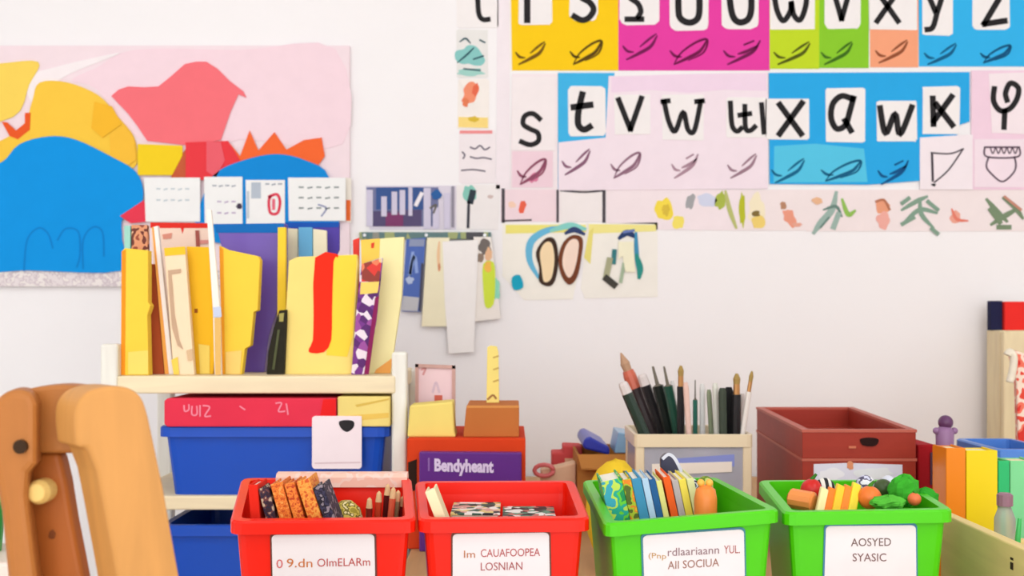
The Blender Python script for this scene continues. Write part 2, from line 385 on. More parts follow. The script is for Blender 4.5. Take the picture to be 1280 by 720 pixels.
# left column of picture cards
def card(name, out, layer, rgb, label, marks=None, cat='picture card', group=None):
    t = paper(out, layer, M(rgb), name, label, cat, group)
    if marks:
        b = MB(); marks(b, wy(layer)-.0005); b.build('drawing', t)
    return t
card('letter_card', R(571, -40, 623, 34, 2), 1, (249, 244, 242), 'white card with letter t above the column of small drawings', lambda b, d: letters(b, [[(597, -20), (598, 14), (603, 24), (611, 24)], [(588, -6), (606, -8)]], 5.5, d), 'letter card')
def mk(b, d):
    te = M((140, 205, 200)); dk = M((45, 85, 95))
    b.blob(589, 70, 18, 13, d, te); b.blob(588, 90, 18, 5, d, M((165, 215, 205)))
    for st in ([(572, 78), (584, 68), (592, 60)], [(575, 52), (582, 48), (588, 54)], [(592, 74), (604, 70)], [(600, 50), (606, 53)], [(580, 86), (600, 88)]): b.stroke(st, 2.4, d-.0004, dk, taper=True)
card('picture_card', R(571, 37, 610, 97, 2), 1, (238, 236, 232), 'small card with teal paint sketch in the left column', mk)
def mk(b, d):
    b.blob(588, 116, 9, 16, d, M((246, 150, 115)), .4); b.blob(594, 112, 4, 8, d-.0003, M((235, 110, 80)), .2); b.blob(582, 128, 4, 6, d-.0003, M((235, 130, 90)))
    b.flat([(573, 146), (610, 147), (610, 160), (573, 159)], d, .0003, M((255, 224, 135))); b.blob(592, 149, 7, 4, d-.0004, M((225, 190, 60)))
card('picture_card', R(572, 99, 611, 161, 2), 1, (250, 243, 236), 'small card with orange blot over yellow in the left column', mk)
def mk(b, d):
    b.stroke([(576, 165), (614, 165)], 4, d, M((244, 150, 150)))
    for st in ([(578, 190), (581, 194), (579, 198)], [(588, 184), (594, 186), (600, 182), (606, 187), (612, 184)], [(588, 196), (596, 198), (604, 197), (614, 199)], [(577, 213), (592, 212), (606, 214)]): b.stroke(st, 2, d, M((120, 110, 125)))
card('picture_card', R(574, 163, 619, 229, 2), 1, (247, 238, 240), 'small card with grey scribbled lines at the bottom of left column', mk)
paper([(622, -40), (637, -40), (637, 236), (620, 236)], 1, M((248, 238, 242)), 'paper_strip', 'narrow pale pink paper strip beside the left column of cards', 'paper strip')

# third row: pictures under the alphabet
def framed(x0, y0, x1, y1, rgb, label, dark, marks=None):
    t = thing('picture_card', (PX((x0+x1)/2, WD), WD, PZ(y1, WD)), label, 'picture card')
    b = MB(); b.flat([(x0, y0), (x1, y0), (x1, y1), (x0, y1)], wy(1), .0015, M(rgb)); c = b.build('paper', t)
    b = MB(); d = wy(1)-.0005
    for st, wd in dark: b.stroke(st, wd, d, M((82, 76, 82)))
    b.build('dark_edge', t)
    if marks: b = MB(); marks(b, d-.0003); b.build('drawing', t)
framed(626, 237, 699, 277, (248, 224, 230), 'pink card with red-orange spot and dark edges under letter s', [([(629, 237), (629, 277)], 4), ([(629, 276), (664, 275)], 2), ([(697, 238), (697, 277)], 3)],
       lambda b, d: (b.blob(653, 259, 4.5, 9, d, M((240, 105, 80)), .2), b.blob(640, 256, 5, 4, d, M((252, 214, 190)))))
framed(700, 237, 757, 277, (247, 240, 238), 'white blank card with dark edges right of the spotted pink card', [([(701, 238), (730, 240), (756, 238)], 2.5), ([(755, 238), (755, 277)], 4)])
def mk(b, d):
    b.blob(830, 262, 13, 15, d, M((250, 225, 80))); b.blob(848, 278, 8, 8, d, M((250, 232, 110))); b.blob(832, 262, 5, 8, d-.0004, M((225, 195, 70)))
    b.blob(863, 252, 6, 10, d, M((170, 170, 172)), .4); b.blob(884, 250, 12, 9, d, M((215, 220, 240))); b.blob(901, 250, 7, 11, d, M((175, 190, 80)), .3)
    b.stroke([(907, 240), (912, 262), (920, 284)], 6, d-.0004, M((190, 195, 120)), taper=True)
paper([(758, 237), (926, 237), (926, 288), (818, 287), (818, 280), (758, 279)], 1, M((249, 235, 238)), 'painted_border', 'pale border strip with yellow painted flower under the letters', 'border strip', 'painted border strips')
def border(out, label, mk):
    return card('painted_border', out, 1, (247, 234, 233), label, mk, 'border strip', None)
o = [x for x in COL.objects if x.name.startswith('painted_border')][-1]; del o['group']
b = MB(); mk(b, wy(1)-.0005); b.build('drawing', o)
def mk(b, d):
    b.blob(946, 262, 11, 20, d, M((250, 238, 205))); b.blob(928, 262, 4, 22, d-.0004, M((190, 195, 50))); b.blob(948, 277, 8, 9, d-.0004, M((245, 215, 120))); b.blob(945, 267, 5, 4, d-.0008, M((130, 110, 60)))
    b.blob(979, 257, 4, 5, d, M((190, 140, 110))); b.blob(987, 272, 7, 13, d, M((240, 160, 135)), -.4); b.blob(996, 281, 6, 3, d-.0004, M((235, 170, 150)))
border([(926, 237), (1008, 237), (1008, 288), (926, 288)], 'border strip with yellow pot and an orange long-necked bird', mk)
def mk(b, d):
    g = M((160, 185, 175)); dk = M((110, 140, 130))
    for st, m_, w_ in (([(1045, 242), (1040, 262), (1025, 280), (1018, 290)], g, 9), ([(1030, 262), (1045, 258), (1052, 270)], dk, 4), ([(1042, 284), (1048, 268)], g, 8), ([(1053, 250), (1060, 268), (1068, 264)], M((150, 195, 90)), 6), ([(1026, 284), (1036, 272)], dk, 3)): b.stroke(st, w_, d, m_, taper=True); d -= .0003
    b.blob(1022, 251, 7, 5, d, M((240, 190, 150)))
border([(1008, 237), (1085, 237), (1085, 289), (1008, 289)], 'border strip with a grey-green leafy plant between two orange animals', mk)
def mk(b, d):
    b.blob(1103, 258, 10, 9, d, M((240, 165, 130)), .3); b.blob(1105, 275, 9, 11, d-.0004, M((244, 178, 165))); b.stroke([(1095, 252), (1105, 250), (1112, 262)], 3, d-.0008, M((190, 120, 90)))
    g = M((135, 165, 145)); k = d
    for st in ([(1128, 262), (1145, 252), (1158, 246)], [(1132, 276), (1150, 262), (1170, 266)], [(1150, 250), (1152, 268), (1166, 284)], [(1128, 280), (1142, 272)], [(1160, 252), (1172, 262)], [(1136, 248), (1128, 254)], [(1165, 286), (1172, 292)]): b.stroke(st, 6, k, g, taper=True); k -= .0003
border([(1085, 237), (1174, 237), (1174, 289), (1085, 289)], 'border strip with an orange curled animal and grey-green foliage', mk)
def mk(b, d):
    b.blob(1194, 272, 7, 8, d, M((242, 170, 150)), .3); b.stroke([(1190, 262), (1196, 274), (1209, 276)], 4, d-.0004, M((235, 130, 110)), taper=True)
    g = M((125, 145, 115)); k = d
    for st in ([(1234, 250), (1246, 264), (1258, 276)], [(1240, 280), (1256, 270), (1270, 262)], [(1255, 248), (1268, 258), (1278, 272)], [(1248, 284), (1262, 284)], [(1238, 262), (1250, 278)]): b.stroke(st, 7, k, g, taper=True); k -= .0003
    b.stroke([(1256, 246), (1276, 262)], 4, k, M((200, 140, 120)), taper=True)
border([(1174, 237), (1290, 237), (1290, 289), (1174, 289)], 'border strip with a small red bird and dark green leaves at right', mk)

# two drawings
def mk(b, d):
    k = d
    b.flat([(632, 281), (732, 281), (733, 290), (632, 292)], k, .0003, M((246, 236, 130))); k -= .0004
    b.stroke([(672, 345), (662, 325), (664, 302), (684, 288), (712, 284)], 9, k, M((110, 190, 225)), taper=True); k -= .0004
    b.stroke([(690, 288), (712, 282), (730, 286)], 8, k, M((140, 215, 205)), taper=True); k -= .0004
    b.stroke([(708, 291), (718, 287), (729, 292)], 7, k, M((55, 70, 115)), taper=True); k -= .0004
    b.flat(smooth([(682, 298), (694, 300), (698, 325), (694, 350), (686, 358), (674, 352), (674, 335), (670, 315)], 4, True), k, .0003, M((66, 48, 38))); k -= .0004
    b.flat(smooth([(682, 303), (690, 305), (693, 325), (689, 348), (680, 352), (677, 335), (675, 315)], 4, True), k, .0003, M((252, 226, 182))); k -= .0004
    b.flat(smooth([(715, 294), (728, 298), (727, 320), (722, 345), (712, 356), (702, 345), (698, 325), (703, 305)], 4, True), k, .0003, M((120, 66, 42))); k -= .0004
    b.flat(smooth([(715, 299), (723, 302), (722, 320), (717, 340), (711, 347), (705, 338), (703, 325), (707, 308)], 4, True), k, .0003, M((252, 226, 208))); k -= .0004
    b.flat(smooth([(640, 347), (650, 344), (654, 359), (642, 362)], 3, True), k, .0003, M((30, 170, 200)))
card('child_drawing', [(628, 279), (735, 279), (727, 320), (716, 374), (655, 375), (628, 345)], 1, (251, 247, 236), 'drawing of two brown-outlined ovals and a blue arc on wall', mk, 'drawing')
def mk(b, d):
    k = d
    b.flat([(736, 280), (820, 281), (820, 289), (736, 292)], k, .0003, M((248, 238, 150))); k -= .0004
    b.flat([(736, 290), (742, 284), (738, 330), (730, 322)], k, .0003, M((240, 228, 130))); k -= .0004
    for st, w_, rgb in (([(775, 297), (784, 291), (794, 296)], 8, (45, 65, 110)), ([(780, 290), (792, 288)], 4, (110, 130, 190)), ([(795, 292), (796, 320), (800, 345)], 6, (70, 150, 190)), ([(796, 320), (800, 335), (799, 346)], 8, (50, 150, 140)), ([(768, 314), (767, 328)], 7, (60, 130, 135)), ([(762, 325), (758, 345)], 9, (175, 175, 140)), ([(758, 348), (768, 356)], 10, (70, 68, 62)), ([(780, 330), (776, 352)], 5, (170, 190, 160))):
        b.stroke(st, w_, k, M(rgb), taper=True); k -= .0003
    b.flat([(773, 302), (792, 302), (794, 340), (782, 340), (778, 320), (773, 325)], k, .0003, M((250, 246, 215)))
card('child_drawing', [(735, 280), (822, 278), (822, 371), (731, 373), (726, 360)], 1, (250, 246, 236), 'drawing with dark blue cap and teal strokes, right of the ovals', mk, 'drawing')

# photo poster and hanging papers
def mk(b, d):
    k = d
    b.flat([(458, 234), (548, 234), (548, 283), (466, 283), (462, 262)], k, .0003, M((120, 125, 165))); k -= .0004
    b.flat([(470, 234), (530, 234), (530, 262), (470, 262)], k, .0003, M((64, 92, 150))); k -= .0004
    b.flat([(465, 264), (527, 262), (527, 283), (465, 283)], k, .0003, M((92, 82, 120))); k -= .0004
    b.flat([(482, 266), (504, 266), (504, 283), (482, 283)], k, .0003, M((130, 65, 110))); k -= .0004
    for x, y0, y1, w_ in ((462, 240, 280, 8), (480, 248, 268, 7), (493, 242, 266, 7), (503, 240, 266, 7), (513, 236, 268, 5), (534, 238, 283, 9), (545, 262, 283, 8), (559, 244, 283, 8)):
        b.stroke([(x, y0), (x, y1)], w_, k, M((214, 208, 228)))
    k -= .0004
    b.stroke([(520, 256), (527, 242)], 5, k, M((245, 240, 245))); b.blob(546, 243, 7, 6, k, M((50, 100, 165))); b.stroke([(538, 260), (545, 256), (542, 266)], 2.4, k, M((110, 105, 100)))
    b.stroke([(566, 234), (566, 283)], 3.5, k, M((150, 145, 160)))
card('photo_poster', [(457, 232), (570, 232), (570, 287), (462, 287)], 1, (225, 218, 230), 'photo poster of blue-violet and white shapes above the hanging papers', mk, 'poster')
def mk(b, d):
    b.blob(587, 243, 8, 12, d, M((140, 205, 190))); b.stroke([(591, 240), (588, 252)], 8, d-.0004, M((55, 65, 75))); b.stroke([(586, 252), (585, 284)], 3.5, d-.0004, M((70, 70, 80))); b.blob(613, 246, 4, 2.5, d, M((215, 195, 190)))
card('photo_poster', [(571, 231), (625, 231), (623, 287), (571, 287)], 1, (245, 240, 238), 'white poster with a dark spoon shape on green, right of photo', mk, 'poster')

rl = thing('hanging_rail', (PX(533, WD), WD-.012, PZ(299, WD)), 'thin grey-green rail holding papers on the middle wall', 'rail')
b = MB(); b.prism([P(x, y, WD-.012) for x, y in ((449, 290), (614, 290), (614, 299), (449, 299))], (0, .012, 0), PAT('rail_print', [(150, 150, 140), (100, 130, 130), (165, 175, 120), (80, 80, 85)], 14, 'noise', (1, 1, .1)))
b.build('rail_bar', rl, .002)
b = MB()
for x in (456, 533, 606): c = P(x, 294, WD-.012); b.tube([c, c+Vector((0, -.004, 0))], .004, M((170, 170, 170), 'metal'))
b.build('screw_cap', rl)
def hang(out, k, mat, label, marks=None, name='hanging_paper', cat='paper'):
    d = WD-.0125-.0016*k
    b = MB(); b.flat(out, d, .0012, mat); o = b.build(name); tag(o, label, cat)
    if marks: b = MB(); marks(b, d-.0005); b.build('print', o)
hang([(508, 299), (532, 297), (526, 390), (502, 389)], 1, M((88, 115, 190)), 'blue comic strip paper hanging next to the cream sheet',
     lambda b, d: (b.flat([(512, 299), (531, 299), (530, 308), (511, 308)], d, .0003, M((150, 160, 190))), b.stroke([(516, 316), (512, 345), (518, 320), (521, 340)], 4, d-.0004, M((150, 175, 230))), b.blob(512, 350, 5, 5, d-.0004, M((190, 205, 235))), b.flat([(504, 370), (524, 372), (522, 389), (502, 388)], d-.0004, .0003, M((200, 200, 205))), b.stroke([(528, 330), (525, 388)], 3, d-.0008, M((80, 80, 95)))))
hang([(534, 297), (562, 297), (558, 408), (527, 408)], 2, M((250, 242, 208)), 'cream sheet hanging left of the long white sheet',
     lambda b, d: (b.stroke([(549, 303), (548, 320), (549, 338)], 4, d, M((246, 205, 160)), taper=True), b.blob(549, 334, 2, 5, d-.0004, M((220, 150, 110)))))
hang([(553, 302), (598, 300), (596, 350), (592, 440), (561, 442), (556, 380)], 3, M((251, 247, 244)), 'long white sheet hanging lowest from the rail')
hang([(592, 296), (614, 296), (626, 398), (592, 402), (592, 330)], 1, M((247, 240, 232)), 'white sheet with orange, lime and dark smudges hanging at rail end',
     lambda b, d: (b.blob(606, 308, 8, 10, d, M((120, 112, 108))), b.blob(600, 322, 5, 6, d-.0003, M((150, 130, 115))), b.blob(611, 318, 5, 9, d-.0006, M((238, 190, 150))), b.flat(smooth([(604, 330), (617, 328), (619, 350), (617, 380), (607, 384), (604, 360)], 3, True), d-.0009, .0003, M((215, 235, 75))), b.blob(610, 334, 5, 8, d-.0013, M((250, 195, 90))), b.blob(621, 362, 4, 14, d, M((150, 225, 195)))))

# white cards pinned on the mural
def wcard(out, label, mk, k=1):
    d = ML-.0014*7-.0012*k
    b = MB(); b.flat(out, d, .0014, M((249, 249, 247))); o = b.build('note_card'); tag(o, label, 'note card')
    b = MB(); mk(b, d-.0004); b.build('handwriting', o)
g = M((165, 170, 180))
def dots(b, d, x0, y0, nx, ny, sx, sy, m_, l=4):
    for j in range(ny):
        for i in range(nx): b.stroke([(x0+i*sx, y0+j*sy+(i % 2)), (x0+i*sx+l, y0+j*sy)], 1.8, d, m_)
wcard([(180, 222), (250, 222), (250, 277), (182, 277)], 'leftmost white note card with faint writing over the mural', lambda b, d: dots(b, d, 196, 236, 5, 2, 9, 14, M((200, 210, 215))))
wcard([(255, 221), (303, 221), (303, 280), (256, 280)], 'second white note card from the left with grey scribbles', lambda b, d: (dots(b, d, 266, 232, 4, 1, 8, 8, g), dots(b, d, 272, 252, 3, 2, 9, 14, M((190, 170, 200))), b.blob(299, 258, 4, 4, d, M((70, 60, 80)))))
wcard([(307, 225), (356, 225), (356, 282), (308, 282)], 'white note card with a red rounded number mark', lambda b, d: (b.stroke([(336, 246), (346, 243), (350, 252), (347, 266), (338, 266), (336, 252), (338, 246)], 3.5, d, M((228, 60, 85))), b.stroke([(342, 250), (342, 261)], 4, d, M((235, 110, 130))), b.flat([(314, 228), (326, 228), (326, 248), (314, 248)], d, .0003, M((190, 200, 212))), dots(b, d, 332, 230, 3, 1, 8, 8, g), b.stroke([(310, 240), (310, 272)], 3, d, M((205, 212, 220)))))
wcard([(360, 222), (432, 222), (432, 276), (361, 276)], 'rightmost white note card with two lines of grey letters', lambda b, d: (dots(b, d, 374, 234, 5, 3, 11, 13, M((130, 140, 140)), 5), b.stroke([(398, 256), (408, 260), (402, 270)], 2, d, M((150, 155, 190)))))
b = MB(); b.flat([(432, 222), (439, 223), (439, 278), (432, 277)], ML-.0030, .0016, M((244, 236, 222))); b.flat([(432.5, 250), (438.5, 250), (438, 276), (432.5, 276)], ML-.0034, .0004, M((240, 110, 50)))
tag(b.build('paper_strip'), 'narrow strip with orange end beside the rightmost note card', 'paper strip')

# =================================================================== TABLES
lam = M((126, 82, 46), 'woody'); TZ = .54  # dark brown has the shade of the gaps between bins put in
tb = thing('classroom_table', (.16, 1.23, 0), 'low wooden table under the red and green book bins', 'table')
b = MB(); b.box(-.295, .72, .97, 1.49, TZ-.03, TZ, lam); b.build('table_top', tb, .004)
for x in (-.27, .68):
    for y in (1.0, 1.42): b = MB(); b.box(x, x+.04, y, y+.04, 0, TZ-.03, M((190, 140, 90), 'wood')); b.build('leg', tb, .003)
cb = thing('side_counter', (.5, 2.04, 0), 'low wooden counter along the back wall under the crates', 'counter')
b = MB(); b.box(-.16, 1.45, 1.5, 2.58, TZ-.03, TZ, M((206, 160, 110), 'woody')); b.build('counter_top', cb, .004)
b = MB(); b.box(-.14, 1.43, 1.53, 2.56, 0, TZ-.03, M((215, 165, 110), 'wood')); b.build('cabinet_base', cb)

# =================================================================== BOOK BINS
def ring(c4, r, n=3):
    out = []
    for i in range(4):
        c = c4[i]; a = c4[i-1]; e = c4[(i+1) % 4]
        p0 = c+(a-c).normalized()*r; p2 = c+(e-c).normalized()*r
        for k in range(n+1):
            t = k/n; out.append(p0*(1-t)**2+c*2*t*(1-t)+p2*t*t)
    return out
def inset(c4, a):
    cx = sum((c for c in c4), Vector())/4; out = []
    for i in range(4):
        c = c4[i]; e1 = (c4[i-1]-c).normalized(); e2 = (c4[(i+1) % 4]-c).normalized()
        out.append(c+(e1+e2)*a)
    return out
def bin_(name, label, cat, c4, zb, mat, lip=.0065, lh=.013, taper=.012, r=.008, group=None, th=.003):
    """c4: outer rim corners FL, FR, BR, BL"""
    c4 = [Vector(c) for c in c4]
    cen = sum(c4, Vector())/4
    t = thing(name, (cen.x, cen.y, zb), label, cat, group)
    dn = lambda cs, h: [c-Vector((0, 0, h)) for c in cs]
    def bot(cs): return [Vector((c.x, c.y, zb)) for c in inset(cs, taper)]
    body = inset(c4, lip)
    b = MB()
    inr = inset(c4, lip+th)
    lo = bot(body); li = [Vector((c.x, c.y, zb+th)) for c in inset(inr, taper)]
    b.loops([ring(lo, r), ring(dn(body, lh), r), ring(dn(body, .0005), r), ring(dn(inr, .0005), r), ring(li, r)], mat, True, True)
    b.build('tub', t, shade=False)
    b = MB(); e = .0008
    o2 = inset(c4, lip+th+.001)
    b.loops([ring(dn(body, lh), r), ring(dn(c4, lh), r+.004), ring(dn(c4, .002), r+.004), ring(inset(c4, .002), r+.004), ring(o2, r), ring(dn(o2, lh), r)], mat, False, False)
    b.build('rim', t)
    FLt, FRt = dn(body, lh)[0], dn(body, lh)[1]; FLb, FRb = lo[0], lo[1]
    nrm = (FRt-FLt).cross(FLb-FLt).normalized()
    if nrm.y > 0: nrm = -nrm
    def front(u, v, off=0): return (FLt*(1-u)+FRt*u)*(1-v)+(FLb*(1-u)+FRb*u)*v+nrm*off
    return t, front
def proj(p): return (640+p.x/p.y*F, 400-(p.z-EYE)/p.y*F)
def uvfind(front, px, py):
    u, v = .5, .2
    for _ in range(25):
        x, y = proj(front(u, v)); e = 1e-4
        ax, ay = proj(front(u+e, v)); bx, by = proj(front(u, v+e))
        a, c = (ax-x)/e, (ay-y)/e; b2, d2 = (bx-x)/e, (by-y)/e
        det = a*d2-b2*c; dx, dy = px-x, py-y
        u += (dx*d2-b2*dy)/det; v += (a*dy-dx*c)/det
    return u, v
def bin_label(t, front, quad, edge, lines, framergb):
    """quad: px corners TL, TR, BR, BL of the label on the front wall"""
    q = [uvfind(front, *p) for p in quad]
    def at(s, r, off):
        u = (q[0][0]*(1-s)+q[1][0]*s)*(1-r)+(q[3][0]*(1-s)+q[2][0]*s)*r
        v = (q[0][1]*(1-s)+q[1][1]*s)*(1-r)+(q[3][1]*(1-s)+q[2][1]*s)*r
        return front(u, v, off)
    rr = rrect(0, 0, 1, 1, .05)
    b = MB(); b.loops([[at(.5+(x-.5)*1.035, .5+(y-.5)*1.05, 0) for x, y in rr], [at(.5+(x-.5)*1.035, .5+(y-.5)*1.05, .0012) for x, y in rr]], M(framergb, 'plastic')); fr = b.build('label_holder', t)
    b = MB(); b.loops([[at(x, y, .0006) for x, y in rr], [at(x, y, .0018) for x, y in rr]], M((240, 232, 232))); lc = b.build('label_card', fr)
    W = math.hypot(quad[1][0]-quad[0][0], quad[1][1]-quad[0][1]); H = quad[3][1]-quad[0][1]
    b = MB()
    for body, cx, cy, wpx, hpx, rgb, tilt in lines:
        v, f = text_polys(body, 1, .002)
        x0 = min(p[0] for p in v); x1 = max(p[0] for p in v); y0 = min(p[1] for p in v); y1 = max(p[1] for p in v)
        k = len(b.v)
        for p in v:
            X = (p[0]-(x0+x1)/2)/(x1-x0)*wpx; Y = (p[1]-(y0+y1)/2)/(y1-y0)*hpx
            u, w_ = uvfind(front, cx+X, cy-Y+X*tilt)
            b.v.append(front(u, w_, .0021))
        for fc in f: b.face([k+i for i in fc], M(rgb))
    b.build('lettering', t)
RED = M((248, 30, 6), 'plastic'); GREEN = M((82, 206, 14), 'plastic'); BLUE = M((18, 78, 190), 'plastic')
def corners(fl, fr, br, bl): return [P(*fl), P(*fr), P(*br), P(*bl)]
t1, f1 = bin_('book_bin', 'red book bin at far left holding leaning orange books', 'bin', corners((287, 652, 1.1), (520, 650, 1.1), (514, 596, 1.27), (302, 597, 1.27)), TZ, RED)
bin_label(t1, f1, [(340, 668), (468, 667), (470, 760), (342, 760)], 0, [('0', 350, 704, 8, 11, (215, 110, 110), 0), ('9.dn', 375, 703, 32, 11, (205, 120, 60), 0), ('OImELARm', 430, 702, 66, 10, (190, 80, 75), -.02)], (110, 60, 50))
t2, f2 = bin_('book_bin', 'red book bin second from left with a cream book leaning inside', 'bin', corners((523, 650, 1.1), (738, 648, 1.1), (718, 600, 1.27), (519, 601, 1.27)), TZ, RED)
bin_label(t2, f2, [(566, 667), (686, 665), (688, 760), (566, 760)], 0, [('Im', 587, 692, 14, 9, (190, 125, 85), 0), ('CAUAFOOPEA', 638, 690, 74, 10, (185, 90, 90), -.02), ('LOSNIAN', 627, 707, 52, 10, (175, 95, 95), -.02)], (115, 60, 45))
t3, f3 = bin_('book_bin', 'green book bin filled with many slim colourful leaning books', 'bin', corners((756, 655, 1.08), (976, 637, 1.105), (895, 596, 1.36), (728, 600, 1.36)), TZ, GREEN)
bin_label(t3, f3, [(803, 669), (929, 661), (931, 760), (806, 764)], 0, [('(Pnp', 821, 695, 22, 9, (195, 155, 95), .05), ('rdlaariaann', 866, 688, 64, 10, (150, 120, 125), -.05), ('YUL.', 914, 686, 20, 10, (180, 105, 100), -.02), ('AII SOCIUA', 866, 704, 64, 10, (160, 115, 100), -.06)], (70, 135, 150))
t4, f4 = bin_('book_bin', 'green bin at right of the row heaped with toy vegetables', 'bin', corners((980, 641, 1.12), (1193, 637, 1.12), (1131, 599, 1.31), (947, 600, 1.31)), TZ, GREEN)
bin_label(t4, f4, [(1032, 657), (1144, 656), (1145, 760), (1029, 760)], 0, [('AOSYED', 1088, 677, 50, 10, (120, 95, 90), -.01), ('SYASIC', 1086, 696, 42, 10, (130, 95, 92), 0)], (70, 130, 165))

PAGE = M((250, 244, 228))
def lean_book(px, py, wpx, ang, d, mat, label, dep=.10, zb=TZ+.004, group=None, name='book', cat='book', hmax=None, page=True):
    a = math.radians(ang); top = P(px, py, d); w_ = wpx/F*d
    L = (top.z-zb-w_/2*abs(math.sin(a)))/math.cos(a)
    up = Vector((-math.sin(a), 0, math.cos(a))); rt = Vector((math.cos(a), 0, math.sin(a))); bk = Vector((0, 1, 0))
    base = top-up*L
    t = thing(name, tuple(base), label, cat, group)
    th = min(.0022, w_*.2)
    b = MB()
    b.obox(base+up*L/2+bk*th/2, rt*w_, bk*th, up*L, mat)
    for s in (-1, 1): b.obox(base+up*L/2+rt*s*(w_/2-th/2)+bk*(dep+th)/2, rt*th, bk*(dep-th), up*L, mat)
    b.build('cover', t, .0008)
    if page:
        b = MB(); b.obox(base+up*L/2+bk*(dep/2), rt*(w_-2*th), bk*(dep-2*th-.004), up*(L-.005), PAGE); b.build('pages', t)
    return t
orp = PAT('orange_print', [(215, 90, 30), (245, 140, 50), (232, 110, 40), (250, 170, 80)], 230)
dkp = PAT('dark_print', [(60, 35, 45), (40, 38, 60), (110, 60, 60), (200, 180, 150)], 160)
nvp = PAT('navy_print', [(38, 36, 58), (60, 58, 85), (30, 28, 40), (150, 140, 150)], 150)
G1 = None
lean_book(316, 606, 12, 4, 1.145, M((240, 40, 20), 'card'), 'plain red book at the left wall of the first red bin', .045)
lean_book(329, 610, 13, 14, 1.145, dkp, 'dark speckled book beside the plain red book', .045)
lean_book(345, 604, 15, 15, 1.145, orp, 'orange speckled book next to the dark speckled book', .045)
lean_book(361, 604, 13, 16, 1.145, PAT('orange_print_b', [(200, 70, 30), (240, 130, 45), (250, 150, 60), (225, 100, 40)], 230), 'middle orange speckled book of the three in first bin', .045)
lean_book(378, 600, 17, 18, 1.145, PAT('orange_print_c', [(238, 120, 40), (250, 175, 75), (245, 150, 60), (220, 90, 40)], 200), 'third, widest orange speckled book next to the navy book', .045)
lean_book(397, 608, 13, 20, 1.145, nvp, 'navy speckled book leaning left of the green roll', .045)
# pale strip folded over the back rim of bin one
b = MB(); x0, x1 = PX(345, 1.2575), PX(509, 1.2575); zr = PZ(597, 1.27)
q = [(1.2560, zr-.009), (1.2575, zr-.009), (1.2575, zr+.0008), (1.2735, zr+.0008), (1.2735, zr-.012), (1.275, zr-.012), (1.275, zr+.003), (1.2700, zr+.007), (1.2600, zr+.006), (1.2560, zr+.002)]
b.prism([Vector((x0, y, z)) for y, z in q], (x1-x0, 0, 0), PAT('pale_pink_print', [(250, 200, 180), (248, 210, 196), (246, 192, 172)], 60))
tag(b.build('paper_strip'), 'pale pink strip folded over the back rim of first red bin', 'paper strip')
# green roll
c = P(433, 626, 1.212); b = MB()
rr_ = [(.0, .020), (.6, .020), (.85, .0195), (.95, .015), (1, .006)]
b.tube([(c.x, c.y, TZ+.004+(c.z-TZ-.004)*k) for k, _ in rr_], [r for _, r in rr_], PAT('roll_print', [(165, 150, 50), (215, 195, 90), (120, 110, 40), (240, 225, 170)], 130), 14)
tag(b.build('paper_roll', shade=True), 'olive and yellow speckled round roll in the first red bin', 'roll')
for i, (px, py, rgb, lb) in enumerate(((462, 622, (130, 40, 30), 'short dark red stick nearest the green roll'), (474, 614, (200, 70, 40), 'orange-red stick second from the green roll'), (485, 605, (90, 30, 30), 'tall dark brown stick leaning right in first bin'), (492, 609, (220, 100, 70), 'salmon stick just right of the tall brown one'), (498, 613, (150, 150, 110), 'khaki stick near the right wall of first bin'), (504, 620, (120, 30, 30), 'rightmost dark red stick in the first bin'))):
    d = 1.205+.008*(i % 3); tp = P(px, py, d); bz = TZ+.008
    bs = Vector((tp.x-.006-.0035*i, d, bz)); dr = (tp-bs)
    st = thing('craft_stick', tuple(bs), lb, 'stick')
    b = MB(); b.tube([bs, bs+dr*.93], .0036, M(rgb, 'plastic'), 8); b.build('shaft', st, shade=False)
    b = MB(); b.tube([bs+dr*.93, bs+dr*.985, tp], [.0036, .0026, .0008], M((230, 190, 140)), 8); b.build('tip', st)

# bin two: two stacks of small books and a leaning cream book
lean_book(537, 613, 13, 21, 1.128, M((250, 236, 190)), 'cream book leaning at the left in the second red bin', .035)
def flat_book(x0, x1, y0, y1, z, h, mat, label, cat='book', group=None):
    t = thing('book', ((x0+x1)/2, (y0+y1)/2, z), label, cat, group); th = .002
    b = MB(); b.box(x0, x1, y0, y1, z, z+th, mat); b.box(x0, x1, y0, y1, z+h-th, z+h, mat); b.box(x0, x0+th, y0, y1, z+th, z+h-th, mat); b.build('cover', t, .0006)
    b = MB(); b.box(x0+th, x1-.003, y0+.003, y1-.003, z+th, z+h-th, PAGE); b.build('pages', t)
pa = PAT('magazine_print_a', [(50, 90, 75), (240, 232, 225), (215, 160, 150), (35, 40, 45), (225, 200, 130)], 120, 'voro')
pb = PAT('magazine_print_b', [(40, 40, 45), (95, 150, 125), (235, 235, 230), (60, 80, 75), (190, 120, 110)], 120, 'voro')
for k in range(4):
    flat_book(-.0645, -.0125, 1.168, 1.242, TZ+.004+.0386*k, .0384, pa if k == 3 else M((200, 190-20*k, 160)), 'cream and black patterned book lying flat on the left stack' if k == 3 else 'plain book under the cream and black patterned book', 'book', None if k == 3 else 'plain books under the left stack')
    flat_book(-.010, .046, 1.168, 1.238, TZ+.004+.0376*k, .0374, pb if k == 3 else M((170, 190-20*k, 200)), 'green and black patterned book lying flat on the right stack' if k == 3 else 'plain book under the green and black patterned book', 'book', None if k == 3 else 'plain books under the right stack')

